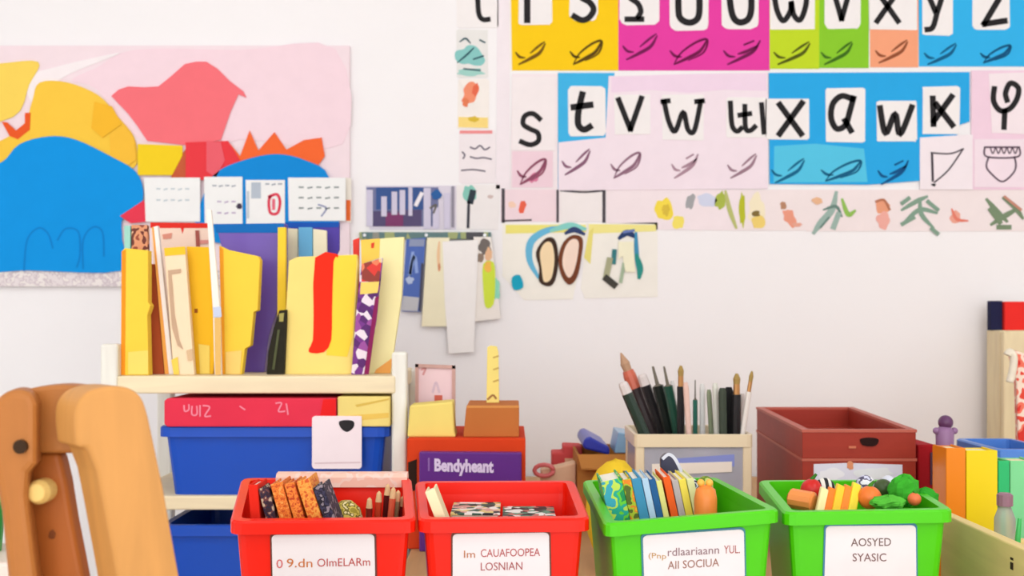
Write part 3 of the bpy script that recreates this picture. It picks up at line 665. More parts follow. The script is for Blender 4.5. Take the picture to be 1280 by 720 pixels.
# bin three: many leaning books
B3 = [(764, 600, 26, 12, 1.19, PAT('leaf_print', [(30, 150, 90), (110, 215, 60), (40, 175, 150), (200, 230, 90), (60, 170, 190)], 60), 'wide book with green leaf cover at left in the third bin'),
      (783, 599, 11, 12, 1.19, PAT('dot_print', [(250, 190, 40), (240, 140, 40), (180, 200, 50), (90, 110, 40)], 90), 'orange and olive dotted book right of the leaf book'),
      (795, 598, 12, 12, 1.19, M((70, 150, 190)), 'mid blue book beside the dotted book'),
      (806, 598, 8, 12, 1.19, M((185, 215, 240)), 'pale blue slim book between two darker blue books'),
      (815, 599, 8, 12, 1.19, M((45, 100, 155)), 'navy blue slim book right of the pale blue one'),
      (823.5, 601, 7, 12, 1.19, M((235, 230, 140)), 'pale yellow slim book left of the orange one'),
      (833, 596, 9, 12, 1.19, M((245, 100, 35)), 'bright orange slim book in the third bin'),
      (843.5, 600, 8, 12, 1.19, M((190, 180, 178)), 'grey slim book right of the bright orange one'),
      (852.5, 599, 9, 12, 1.19, M((246, 226, 90)), 'yellow slim book right of the grey one'),
      (862.5, 598, 9, 12, 1.19, M((232, 236, 170)), 'lime cream slim book at the right of the third bin row')]
for px, py, wp, an, d, mt, lb in B3: lean_book(px, py, wp, an, d, mt, lb, .07)
# navy holder behind them
b = MB(); d = 1.305
b.flat(smooth([(826, 574), (833, 567), (842, 572), (852, 590), (858, 610)], 4)+[(862, 690), (840, 690)]+smooth([(840, 612), (832, 595), (826, 584)], 4), d, .012, M((62, 62, 84), 'plastic'))
mz = TZ+.004
for p in b.v:
    if p.z < .66: p.z = mz
cse = b.build('glasses_case', bevel=.002); tag(cse, 'dark navy curved case sticking up behind the third bin books', 'case')
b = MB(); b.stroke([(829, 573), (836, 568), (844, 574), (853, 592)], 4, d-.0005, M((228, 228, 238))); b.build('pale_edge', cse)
# orange toy and speckled ball, standing on a tall block in the bin
def tall(px, py, d, r, mat, name, label, cat, cap=None):
    c = P(px, py, d); t = thing(name, (c.x, c.y, TZ+.004), label, cat)
    b = MB(); prof = [(TZ+.004, r*.8), (TZ+.02, r), (c.z-r*1.2, r), (c.z-r*.4, r*.85), (c.z-r*.05, r*.4), (c.z, r*.1)]
    b.tube([(c.x, c.y, z) for z, _ in prof], [q for _, q in prof], mat, 14); b.build('body', t, shade=True)
    if cap: b = MB(); cap(b, c, r); b.build('top', t)
tall(882, 606, 1.165, .012, M((245, 140, 60), 'plastic'), 'toy_skittle', 'orange round-topped toy at the right end of the third bin', 'toy', lambda b, c, r: [b.ball((c.x+dx, c.y, c.z+.002), .004, M((250, 190, 80), 'plastic')) for dx in (-.005, .004)])
tall(862, 597, 1.28, .011, PAT('speckle_print', [(40, 42, 50), (235, 235, 240), (70, 80, 100)], 160), 'toy_skittle', 'black and white speckled toy behind the orange toy', 'toy')
tall(882, 595, 1.285, .009, PAT('moss_print', [(150, 170, 60), (100, 130, 40), (200, 210, 110)], 120), 'toy_skittle', 'mossy green toy at the back corner of the third bin', 'toy')

# bin four: packing and toy food
b = MB(); N = 14; z0 = TZ+.004
cs = [Vector(c) for c in corners((980, 641, 1.12), (1193, 637, 1.12), (1131, 599, 1.31), (947, 600, 1.31))]
cin = inset(cs, .026); rr = random.Random(3); FZ = .662
def bil(u, v): 
    p = (cin[0]*(1-u)+cin[1]*u)*(1-v)+(cin[3]*(1-u)+cin[2]*u)*v; return p
for j in range(N):
    for i in range(N):
        p = bil(i/(N-1), j/(N-1)); b.v.append(Vector((p.x, p.y, FZ+rr.uniform(-.006, .006))))
for j in range(N-1):
    for i in range(N-1): b.face((j*N+i, j*N+i+1, (j+1)*N+i+1, (j+1)*N+i), M((120, 190, 70)))
k = len(b.v); edge = [i for i in range(N)]+[j*N+N-1 for j in range(1, N)]+[(N-1)*N+i for i in range(N-2, -1, -1)]+[j*N for j in range(N-2, 0, -1)]
for i in edge: p = b.v[i]; q = Vector((p.x, p.y, z0)); b.v.append(q+(Vector((cs[0].x*.5+cs[2].x*.5, 1.215, z0))-q)*.06)
n = len(edge)
for i in range(n): b.face((edge[i], edge[(i+1) % n], k+(i+1) % n, k+i), M((120, 190, 70)))
b.face([k+i for i in range(n)], M((120, 190, 70)))
o = b.build('packing_paper'); tag(o, 'crumpled green paper filling under the toy vegetables', 'paper'); o['kind'] = 'stuff'
def on(px, py, d, r): c = P(px, py, d); return Vector((c.x, c.y, max(c.z, FZ+r*.9)))
def veg(name, c, r, mat, label, stem=None, sq=(1, 1, 1), bump=0, seed=0):
    t = thing(name, (c.x, c.y, c.z-r*sq[2]), label, 'toy food')
    b = MB(); b.ball(c, r, mat, sq, bump, seed); b.build('flesh', t, shade=bump == 0)
    if stem:
        b = MB(); b.tube([c+Vector((0, 0, r*sq[2]*.9)), c+Vector((.002, 0, r*sq[2]*1.15)), c+Vector((.005, 0, r*sq[2]*1.4))], [.003, .002, .0015], M(stem), 8); b.build('stem', t)
def rod(name, a, e, r, mat, label, tipmat=None, cat='toy food', r2=None):
    a, e = Vector(a), Vector(e); t = thing(name, tuple(a), label, cat)
    m_ = a+(e-a)*.85
    b = MB(); b.tube([a, a+(e-a)*.05, m_], [r*.7, r, r2 or r], mat, 12); b.build('body', t, shade=False)
    b = MB(); b.tube([m_, a+(e-a)*.95, e], [r2 or r, (r2 or r)*.6, .001], tipmat or mat, 12); b.build('tip', t)
rod('toy_carrot', on(1018, 628, 1.20, .011), on(985, 622, 1.22, .006), .011, M((250, 150, 80), 'plastic'), 'pale orange toy carrot lying at the left in the fourth bin', M((240, 130, 70), 'plastic'))
veg('toy_tomato', on(1015, 613, 1.25, .013), .013, M((215, 40, 35), 'plastic'), 'small red toy tomato at the left of the heap', (60, 120, 40))
blk = PAT('stripe_print', [(35, 35, 38), (240, 236, 225)], 40, 'wave')
veg('toy_egg', on(1031, 612, 1.25, .012), .012, blk, 'black and white striped toy egg right of the tomato', None, (1, .8, 1.1))
for i, (x, y, rgb, lb) in enumerate(((1024, 622, (248, 235, 170), 'cream toy chip left of the orange chips'), (1034, 622, (250, 130, 40), 'left orange toy chip'), (1044, 618, (250, 205, 50), 'yellow toy chip between the two orange chips'), (1054, 619, (250, 140, 45), 'right orange toy chip'), (1064, 616, (248, 222, 60), 'bright yellow toy chip next to the orange ball'))):
    c = on(x-7, 634, 1.17, .005); e = on(x+7, y-12, 1.20, .02); c.z = FZ+.008
    t = thing('toy_chip', tuple(c), lb, 'toy food'); b = MB(); dr = e-c
    b.obox(c+dr/2, Vector((.0085, 0, -.004)), Vector((0, .008, 0)), dr, M(rgb, 'plastic')); b.build('body', t, .0015)
veg('toy_orange', on(1087, 622, 1.19, .012), .0125, M((245, 125, 50), 'plastic'), 'round toy orange in the middle of the heap', (70, 130, 40))
veg('toy_mushroom', on(1082, 606, 1.26, .011), .011, PAT('mushroom_print', [(215, 215, 235), (90, 85, 110), (240, 240, 245)], 130), 'grey-violet spotted toy mushroom behind the orange')
veg('toy_onion', on(1104, 611, 1.25, .011), .011, M((70, 90, 50), 'plastic'), 'dark olive toy olive right of the spotted mushroom')
veg('toy_grape', on(1110, 604, 1.28, .009), .009, M((225, 228, 240), 'plastic'), 'white round toy behind the broccoli')
veg('toy_broccoli', on(1130, 614, 1.22, .016), .017, M((62, 175, 45), 'fabric'), 'large green toy broccoli near the right of the heap', None, (1, 1, 1), .16, 4)
veg('toy_broccoli', on(1157, 621, 1.22, .011), .011, M((50, 160, 40), 'fabric'), 'small green toy broccoli at the right wall of the bin', None, (1.2, 1, .9), .16, 6)
veg('toy_strawberry', on(1143, 624, 1.18, .007), .007, M((240, 120, 70), 'plastic'), 'tiny orange toy berry between the two broccoli', (60, 140, 40))
veg('toy_lettuce', on(1110, 628, 1.17, .012), .012, M((90, 190, 60), 'fabric'), 'bright green toy lettuce in front of the large broccoli', None, (1.5, 1, .6), .2, 9)

# =================================================================== BOOKCASE WITH BLUE BINS
SX0, SX1, SD, SB = PX(124, 1.8), PX(508, 1.8), 1.8, 2.12
pw = M((250, 228, 190), 'woodx'); pv = M((248, 240, 228), 'wood')
sh = thing('shelf_unit', ((SX0+SX1)/2, 1.96, 0), 'pale wooden shelf unit with books on top and blue bins below', 'shelf')
for x0, x1, zt in ((PX(124, 1.8), PX(146, 1.8), PZ(430, 1.8)), (PX(489, 1.8), PX(508, 1.8), PZ(440, 1.8))):
    for y in (SD+.003, SB-.03): b = MB(); b.box(x0, x1, y, y+.027, 0, zt if y < 1.9 else PZ(470, 1.8)-.002, pv); b.build('post', sh, .005, seg=3)
ZT, Z2, Z3 = PZ(470, 1.8), PZ(620, 1.8), .42
ix0, ix1 = PX(146, 1.8), PX(489, 1.8)
b = MB(); b.box(ix0, PX(494, 1.8), SD, SB, PZ(492, 1.8), ZT, pw); b.build('top_board', sh, .003)
for z in (Z2, Z3, .2):
    b = MB(); b.box(ix0, ix1, SD+.002, SB, z-.023, z, pw); b.build('shelf_board', sh, .003)
def wbin(x0, x1, zt, zb, label):
    c4 = [Vector((x0, SD-.004, zt)), Vector((x1, SD-.004, zt)), Vector((x1, SB-.04, zt)), Vector((x0, SB-.04, zt))]
    return bin_('storage_bin', label, 'bin', c4, zb, BLUE, .009, .017, .010, .015)
zr1 = PZ(533, 1.796)
wbin(PX(197, 1.796), PX(487, 1.796), zr1, Z2, 'upper blue storage bin with white tag in the shelf unit')
wbin(PX(197, 1.796), PX(487, 1.796), PZ(657, 1.796), Z3, 'lower blue storage bin in the shelf unit')
# pink-red box lying on the upper bin
bx = thing('long_box', (PX(312, 1.79), 1.93, zr1), 'long pink-red box lying on the upper blue bin', 'box')
b = MB(); z1 = PZ(498, 1.79)
b.prism([(PX(x, 1.79), 1.79, z) for x, z in ((205, z1-.004), (209, z1), (420, z1), (420, zr1), (209, zr1), (205, zr1+.004))], (0, .29, 0), M((232, 52, 78), 'card')); bb = b.build('carton', bx, .002)
b = MB()
b.flat([(404, 499), (419.5, 499), (419.5, 531), (398, 531)], 1.7895, .0004, M((238, 30, 30), 'card')); b.build('red_end_flap', bx)
b = MB(); wm = M((246, 140, 160))
for st in ([(230, 507), (231, 514), (236, 512), (236, 506)], [(240, 508), (240, 518), (246, 518), (246, 508)], [(250, 507), (250, 520)], [(254, 507), (262, 509), (256, 520), (263, 520)], [(345, 504), (352, 504), (348, 514), (356, 514)], [(358, 505), (360, 518)], [(300, 508), (306, 512)]): b.stroke(st, 2, 1.789, wm)
b.build('lettering', bx)
yb = thing('yellow_box', (PX(455, 1.79), 1.93, zr1), 'pale yellow box right of the pink-red box under the shelf', 'box')
b = MB(); b.box(PX(421.5, 1.79), PX(487, 1.79), 1.792, 2.08, zr1, PZ(496, 1.79), M((244, 220, 130), 'card')); b.build('carton', yb, .002)
b = MB(); b.flat([(444, 506), (486, 498), (486, 500), (446, 509)], 1.7915, .0004, M((225, 190, 90))); b.flat([(423, 520), (486, 516), (486, 522), (423, 528)], 1.7915, .0004, M((240, 200, 95))); b.build('tape_band', yb)
# tag
b = MB(); b.flat(rrect(390, 520, 452, 586, 4), 1.789, .0015, M((248, 232, 236))); b.flat(rrect(390, 520, 452, 524, 1), 1.7905, .012, M((248, 232, 236)))
tg = b.build('name_tag'); tag(tg, 'white tag with a black spot hooked over the upper blue bin', 'tag')
b = MB(); b.flat(smooth([(424, 527), (434, 525), (442, 527), (442, 534), (434, 540), (426, 535)], 4, True), 1.7885, .0005, M((45, 42, 45))); b.build('black_spot', tg)
b = MB(); b.stroke([(394, 579), (450, 578)], 1.6, 1.7885, M((225, 200, 205))); b.build('fold_line', tg)

# ---- books and folders on top (front face px outline, distance)
def folder(name, pts, d, t, mat, label, cat='folder', parts=(), pages=None):
    out = [(x, (400+(EYE-ZT)*F/d) if y is None else y) for x, y in pts]
    xs = [p[0] for p in out]
    th = thing(name, (PX(sum(xs)/len(xs), d), d+t/2, ZT), label, cat)
    b = MB(); b.flat(out, d, t, mat); b.build('cover', th, .001)
    for pi, (nm, o2, mt) in enumerate(parts):
        o2 = [(x, (400+(EYE-ZT)*F/d-.5) if y is None else y) for x, y in o2]
        b = MB(); b.flat(o2, d-.0007*(pi+1), .0006+.0002*(pi == 0), mt); b.build(nm, th)
    return th
Bt = None
YEL, GOLD, CRM = M((255, 212, 70)), M((253, 196, 40)), M((250, 228, 190))
folder('folder', [(152, 314), (156, 310), (185, 313), (185, 378), (188, 382), (184, 394), (186, 470 if False else None), (151, None)], 1.82, .02, YEL, 'yellow folder at the left end of the bookcase top', parts=[('orange_spine', [(151, None), (152, 314), (157, 312), (156, None)], M((248, 150, 30))), ('pale_label', [(160, 440), (185, 438), (185, 468), (160, 468)], M((252, 222, 110)))])
folder('booklet', [(155, 282), (163, 282), (163, None), (157, None)], 1.842, .008, M((160, 215, 200)), 'slim teal booklet behind the leftmost yellow folder', 'booklet')
folder('picture_book', [(164, 281), (184, 281), (186, None), (166, None)], 1.842, .012, PAT('brown_print', [(150, 70, 50), (220, 150, 110), (110, 50, 40), (235, 190, 150)], 45), 'brown patterned picture book behind the leftmost yellow folder', 'book')
folder('picture_book', [(187, 330), (193, 330), (205, None), (189, None)], 1.86, .02, M((196, 92, 48)), 'rust brown slim book leaning beside the leftmost folder', 'book')
folder('magazine', [(188, 278), (262, 279), (262, None), (200, None)], 2.0, .012, M((250, 220, 200)), 'pink magazine with red top band behind the cream booklet', 'magazine', [('red_band', [(188, 278), (262, 279), (262, 285), (230, 285), (228, 292), (226, 285), (188, 285)], M((228, 50, 40))), ('print', [(203, 293), (215, 291), (214, 298), (204, 299)], M((225, 150, 130))), ('print', [(244, 288), (249, 288), (250, 308), (245, 308)], M((170, 90, 80))), ('print', [(250, 300), (262, 300), (261, 304), (250, 305)], M((225, 150, 140)))])
folder('booklet', [(190, 284), (197, 282), (216, 460), (217, None), (207, None)], 1.85, .01, M((252, 244, 238)), 'narrow white booklet leaning left with an orange edge', 'booklet', [('orange_edge', [(190, 284), (192, 284), (211, None), (206, None)], M((245, 170, 80)))])
folder('booklet', [(205, 310), (231, 308), (243, None), (217, None)], 1.835, .012, M((252, 226, 190)), 'cream booklet with yellow top and rough grey outline', 'booklet', [('yellow_top', [(205, 310), (231, 308), (232, 318), (206, 320)], M((252, 200, 50))), ('rough_outline', [(210, 338), (226, 336), (226, 341), (214, 343), (216, 362), (218, 392), (224, 425), (229, 437), (222, 432), (215, 410), (211, 362)], M((205, 170, 140))), ('yellow_foot', [(214, 450), (222, 446), (224, None), (217, None)], M((252, 214, 90))), ('print', [(233, 438), (240, 436), (241, 450), (235, 451)], M((225, 190, 150)))])
folder('folder', [(233, 308), (262, 309), (269, 440), (266, None), (245, None)], 1.86, .015, GOLD, 'golden yellow folder right of the cream booklet', parts=[('dark_spot', [(243, 386), (247, 386), (247, 391), (243, 391)], M((160, 90, 30))), ('pale_foot', [(248, 430), (262, 432), (262, None), (250, None)], M((252, 222, 110)))])
folder('ruler', [(258, 262), (264, 262), (275, 388), (277, None), (268, None), (266, 390)], 1.825, .006, M((252, 244, 234)), 'tall white ruler with a grey clip between yellow folders', 'ruler', [('grey_clip', [(266, 384), (276, 383), (277, 396), (267, 397)], M((160, 165, 180), 'metal')), ('wooden_end', [(268, 397), (276, 397), (276, None), (269, None)], M((236, 190, 110)))])
folder('binder', [(270, 280), (355, 279), (355, 360), (336, 420), (330, None), (285, None), (282, 330)], 1.93, .035, M((112, 84, 180), 'plastic'), 'purple binder with a blue top edge behind the stepped yellow folder', 'binder', [('blue_top', [(268, 280), (355, 279), (355, 291), (270, 291)], M((22, 110, 190)))])
folder('folder', [(274, 307), (284, 312), (322, 320), (325, 325), (322, 388), (317, 390), (313, 432), (306, 436), (302, None), (278, None)], 1.85, .02, YEL, 'yellow folder with stepped torn right side before the purple binder', parts=[('orange_spine', [(274, 308), (279, 311), (281, None), (278, None)], M((248, 165, 40))), ('pale_foot', [(282, 440), (302, 438), (300, None), (282, None)], M((252, 214, 120)))])
folder('picture_book', [(347, 284), (357, 284), (357, None), (346, None)], 1.90, .012, M((252, 212, 60)), 'narrow bright yellow book above the black case', 'book')
folder('pencil_case', [(349, 388), (358, 387), (358, 400), (355, None), (333, None), (335, 440), (342, 410)], 1.85, .02, M((45, 42, 32), 'fabric'), 'tall black pencil case between purple binder and cream folder', 'pencil case', [('olive_patch', [(349, 392), (355, 391), (354, 402), (349, 402)], M((170, 160, 90))), ('zip', [(347, 412), (350, 412), (343, 462), (340, 462)], M((85, 90, 60)))])
folder('folder', [(361, 326), (372, 321), (446, 318), (447, 330), (440, None), (353, None)], 1.86, .02, M((251, 224, 130)), 'wide cream-yellow folder with a red ribbon shape', parts=[('yellow_half', [(416, 320), (446, 319), (441, 420), (434, 446), (408, 444), (412, 400)], M((254, 218, 70))), ('red_ribbon', smooth([(394, 322), (420, 317), (422, 322), (417, 326), (415, 390), (414, 425), (405, 440), (388, 441), (386, 436), (391, 425), (392, 392)], 2, True), M((246, 46, 22)))])
folder('booklet', [(354, 285), (372, 286), (372, None), (354, None)], 1.99, .01, M((244, 236, 200)), 'cream booklet standing left of the light blue one', 'booklet')
folder('booklet', [(373, 284), (390, 284), (391, None), (374, None)], 1.985, .01, M((110, 180, 220)), 'light blue booklet between two cream booklets', 'booklet')
folder('booklet', [(391, 286), (408, 288), (410, None), (392, None)], 1.99, .01, M((246, 236, 205)), 'cream booklet between the light blue one and the purple folder', 'booklet')
folder('folder', [(356, 278), (424, 278), (424, 312), (420, 320), (420, None), (410, None), (408, 300), (404, 287), (356, 287)], 2.03, .01, M((90, 72, 170)), 'purple folder with a blue top strip under the rightmost note card', parts=[('blue_strip', [(356, 278), (424, 278), (423, 284), (356, 285)], M((30, 85, 180)))])
cm = PAT('comic_print', [(120, 50, 140), (240, 225, 235), (90, 35, 110), (160, 80, 160)], 80, 'voro')
folder('comic_book', [(452, 330), (478, 322), (470, 400), (458, None), (439, None), (446, 380)], 1.845, .012, cm, 'purple comic book leaning at the right end of the bookcase', 'comic book', [('picture', [(452, 330), (477, 323), (474, 352), (452, 352)], PAT('comic_head', [(240, 130, 90), (150, 60, 50), (225, 60, 50), (250, 210, 150)], 60, 'voro')), ('yellow_panel', [(451, 353), (474, 352), (472, 366), (450, 368)], M((250, 214, 110))), ('maroon_edge', [(469, 372), (474, 370), (461, None), (455, None)], M((140, 35, 90)))])
folder('folder', [(451, 300), (505, 296), (502, 370), (488, None), (454, None), (452, 340)], 1.88, .015, M((252, 240, 178)), 'tall cream folder with orange foot at the right end', parts=[('yellow_corner', [(451, 300), (475, 298), (474, 322), (452, 330)], M((252, 208, 90))), ('orange_foot', [(470, 462), (480, 455), (491, 447), (488, None), (468, None)], M((248, 175, 90))), ('red_mark', [(464, 304), (468, 303), (467, 310), (464, 310)], M((225, 70, 50)))])
folder('booklet', [(441, 300), (449, 297), (448, None), (444, None)], 1.9, .006, M((235, 70, 60)), 'thin red booklet behind the purple comic', 'booklet')

# =================================================================== COUNTER THINGS
# orange box with purple packet
ob = thing('cardboard_box', (PX(583, 1.75), 1.86, TZ), 'orange-red box on the counter behind the second red bin', 'box')
b = MB(); orm = M((226, 66, 22), 'card'); x0, x1 = PX(508, 1.75), PX(657, 1.75); zt = PZ(549, 1.75)
b.box(x0, x1, 1.76, 1.97, TZ, zt, orm); b.build('carton', ob, .002)
b = MB(); b.flat([(510, 578), (521, 574), (521, 612), (510, 616)], 1.7595, .0006, M((48, 26, 14))); b.build('hand_hole_shade', ob)  # flat dark patch painted in for the shade of a hole
pk = thing('packet', (PX(588, 1.75), 1.74, TZ), 'purple packet with white brush lettering before the orange-red box', 'packet')
b = MB(); b.prism([P(x, y, 1.74) for x, y in ((524, 565), (652, 566))]+[Vector((PX(652, 1.74), 1.74, TZ)), Vector((PX(524, 1.74), 1.74, TZ))], (0, .018, 0), M((98, 44, 136), 'plastic')); b.build('wrapper', pk, .002)
v, f = text_polys('Bendyheant', 1, .045); b = MB(); wl = M((226, 208, 240))
xa = min(p[0] for p in v); xb = max(p[0] for p in v); ya = min(p[1] for p in v); ybm = max(p[1] for p in v)
for p in v: b.v.append(P(543+(p[0]-xa)/(xb-xa)*74, 594-(p[1]-ya)/(ybm-ya)*21+(p[0]-xa)/(xb-xa)*2, 1.7395))
for fc in f: b.face(fc, wl)
b.stroke([(536, 573), (536, 588)], 2, 1.7395, M((150, 110, 180))); b.build('lettering', pk)
zo = zt
yblk = thing('yellow_block', (PX(540, 1.80), 1.83, zo), 'pale yellow block on the left of the orange-red box', 'block')
b = MB(); b.prism([P(x, y, 1.78) for x, y in ((512, 507), (566, 502), (568, 540))]+[Vector((PX(570, 1.78), 1.78, zo)), Vector((PX(509, 1.78), 1.78, zo))], (0, .06, 0), M((246, 222, 122), 'card')); b.build('body', yblk, .003)
bb = thing('brown_box', (PX(615, 1.80), 1.85, zo), 'small brown cardboard box on the right of the orange-red box', 'box')
b = MB(); b.prism([P(x, y, 1.78) for x, y in ((583, 507), (649, 507))]+[Vector((PX(649, 1.78), 1.78, zo)), Vector((PX(579, 1.78), 1.78, zo))], (0, .12, 0), M((198, 116, 56), 'card')); b.build('carton', bb, .002)
b = MB(); b.flat([(583, 507), (649, 507), (649, 510), (583, 510)], 1.7795, .0005, M((220, 150, 80))); b.build('fold_edge', bb)
# stick standing on the brown box
st = thing('yellow_ruler', (PX(616, 1.84), 1.84, PZ(507, 1.78)), 'pale yellow upright ruler standing on the small brown box', 'ruler')
b = MB(); q = [P(x, y, 1.84) for x, y in ((609, 434), (613, 432), (621, 433), (623, 440), (624, 500))]
zz = PZ(507, 1.78); b.prism(q+[Vector((PX(624, 1.84), 1.84, zz)), Vector((PX(608, 1.84), 1.84, zz))], (0, .008, 0), M((248, 226, 130))); b.build('blade', st, .001)
b = MB()
for y in (447, 462, 477): b.stroke([(617, y), (623, y-2)], 2, 1.8395, M((205, 170, 90)))
b.stroke([(610, 499), (616, 494), (620, 498)], 2.5, 1.8395, M((165, 120, 70))); b.build('marks', st)
# picture frame
pf = thing('framed_picture', (PX(545, 1.9), 1.90, zo), 'pink picture in a thin brown frame behind the yellow block', 'frame')
b = MB(); yb_ = 400+(EYE-zo)*F/1.9
fr = M((214, 170, 160), 'wood')
for o2 in ([(519, 455), (569, 457), (569, 461), (519, 459)], [(519, 455), (523, 455), (523, yb_), (519, yb_)], [(565, 457), (569, 457), (569, yb_), (565, yb_)], [(519, yb_-4), (569, yb_-4), (569, yb_), (519, yb_)]): b.flat(o2, 1.898, .012, fr)
b.build('frame_border', pf)
b = MB(); b.flat([(522, 458), (566, 460), (566, yb_-3), (522, yb_-3)], 1.902, .006, M((249, 218, 222))); pc = b.build('picture', pf)
b = MB(); b.flat([(543, 494), (553, 494), (553, 501), (543, 501)], 1.9015, .0004, M((222, 110, 90))); b.stroke([(527, 462), (532, 460), (529, 468)], 2.5, 1.9015, M((225, 160, 160))); b.stroke([(541, 490), (545, 478), (549, 490)], 3, 1.9015, M((228, 200, 212))); b.build('print', pc)

# clutter between the boxes
cbx = thing('cardboard_box', (PX(775, 1.95), 2.02, TZ), 'open brown cardboard box behind the first green bin', 'box')
b = MB(); cbm = M((196, 130, 62), 'card'); x0, x1 = PX(722, 1.95), PX(812, 1.95); y0, y1 = 1.95, 2.14; zt = PZ(570, 1.95)
b.box(x0, x1, y0, y1, TZ, TZ+.004, cbm)
for a, c2, e, g2 in ((x0, x1, y0, y0+.004), (x0, x1, y1-.004, y1), (x0, x0+.004, y0+.004, y1-.004), (x1-.004, x1, y0+.004, y1-.004)): b.box(a, c2, e, g2, TZ+.004, zt, cbm)
b.build('carton', cbx)
b = MB(); b.prism([(x0, y0, zt), (x1, y0, zt), (x1-.005, y0-.03, zt-.022), (x0+.004, y0-.03, zt-.02)], (0, 0, .003), cbm); b.build('flap', cbx)
# blue pencil pouch lying across the box
b = MB(); q = [P(728, 556, 1.96), P(732, 548, 1.96), P(738, 547, 1.96), P(762, 560, 1.96), P(762, 570, 1.96), P(730, 562, 1.96)]
b.prism(q, (0, .17, -.001), M((48, 60, 178), 'plastic'))
dz = zt-min(p.z for p in b.v)
for p in b.v: p.z += dz*.6
pp = b.build('pencil_pouch', bevel=.004); tag(pp, 'royal blue pouch lying across the brown box', 'pouch')
b = MB(); bm_ = M((150, 190, 222), 'plastic')
b.prism([P(x, y, 1.99) for x, y in ((773, 543), (800, 548), (800, 569.5), (768, 569.5))], (0, .1, 0), bm_); q = PZ(569.5, 1.99)
for p in b.v: p.z -= (q-zt)
tag(b.build('blue_carton', bevel=.002), 'light blue carton beside the pencil tub', 'carton')
b = MB(); z0 = TZ; x = PX(688, 2.1)
rdb = thing('red_toy', (PX(690, 2.1), 2.13, TZ), 'stepped pinkish red block toy left of the brown box', 'toy')
b = MB(); q = [P(x, y, 2.1) for x, y in ((690, 580), (690, 566), (704, 566), (704, 557), (728, 558), (728, 585), (706, 585))]
b.prism(q[:5]+[Vector((PX(728, 2.1), 2.1, TZ)), Vector((PX(690, 2.1), 2.1, TZ))], (0, .06, 0), M((222, 84, 84), 'card')); b.build('body', rdb, .003)
b = MB(); b.flat([(706, 573), (722, 573), (722, 590), (706, 590)], 2.0985, .002, M((240, 196, 160))); b.build('pale_face', rdb)
wf = thing('wooden_toy', (PX(690, 1.98), 2.0, TZ), 'tan wooden toy with a pink ring behind the second red bin', 'toy')
b = MB(); b.prism([P(x, y, 1.98) for x, y in ((676, 588), (700, 583), (720, 578))]+[Vector((PX(720, 1.98), 1.98, TZ)), Vector((PX(676, 1.98), 1.98, TZ))], (0, .04, 0), M((240, 200, 165), 'card')); b.build('body', wf, .003)
b = MB(); c = P(680, 588, 1.975); b.tube([c+Vector((.017*math.cos(a/12*6.2832), 0, .010*math.sin(a/12*6.2832))) for a in range(13)], .004, M((232, 120, 120), 'plastic'), 8); b.build('pink_ring', wf, shade=True)
b = MB(); c = P(770, 590, 1.62); b.ball((c.x, c.y, TZ+.079), .052, M((252, 206, 50), 'fabric'), (.85, .8, 1.52), .035, 5)
yc = b.build('yellow_cloth', shade=True); tag(yc, 'bunched yellow cloth behind the leaf-covered book', 'cloth')
# pencil tub
tub = thing('pencil_tub', (PX(868, 1.75), 1.83, TZ), 'cream-rimmed clear tub of pencils and brushes on the counter', 'tub')
x0, x1 = PX(793, 1.75), PX(942, 1.75); y0, y1 = 1.75, 1.91; zt = PZ(543, 1.75)
cr = M((240, 220, 186), 'plastic')
b = MB()
c4 = [Vector((x0, y0, zt)), Vector((x1, y0, zt)), Vector((x1, y1, zt)), Vector((x0, y1, zt))]
b.loops([ring([c-Vector((0, 0, .02)) for c in c4], .01), ring(c4, .01), ring(inset(c4, .006), .006), ring([c-Vector((0, 0, .02)) for c in inset(c4, .006)], .006)], cr, False, False); b.build('rim', tub, .001)
b = MB()
for (xa, ya) in ((x0+.002, y0+.002), (x1-.016, y0+.002), (x0+.002, y1-.016), (x1-.016, y1-.016)): b.box(xa, xa+.014, ya, ya+.014, TZ, zt-.018, cr)
b.box(x0+.002, x1-.002, y0+.002, y1-.002, TZ, TZ+.005, cr); b.build('corner_frame', tub, .002)
b = MB(); cl = M((228, 226, 238), 'clear')
b.box(x0+.016, x1-.016, y0+.004, y0+.006, TZ+.005, zt-.018, cl); b.box(x0+.016, x1-.016, y1-.006, y1-.004, TZ+.005, zt-.018, cl)
b.box(x0+.004, x0+.006, y0+.016, y1-.016, TZ+.005, zt-.018, cl); b.box(x1-.006, x1-.004, y0+.016, y1-.016, TZ+.005, zt-.018, cl); b.build('clear_wall', tub)
b = MB(); b.flat([(835, 574), (918, 568), (918, 583), (836, 586)], 1.753, .0008, M((140, 150, 215))); b.flat([(815, 580), (915, 577), (915, 590), (815, 594)], 1.7525, .0008, M((244, 232, 220))); b.build('label_strip', tub)

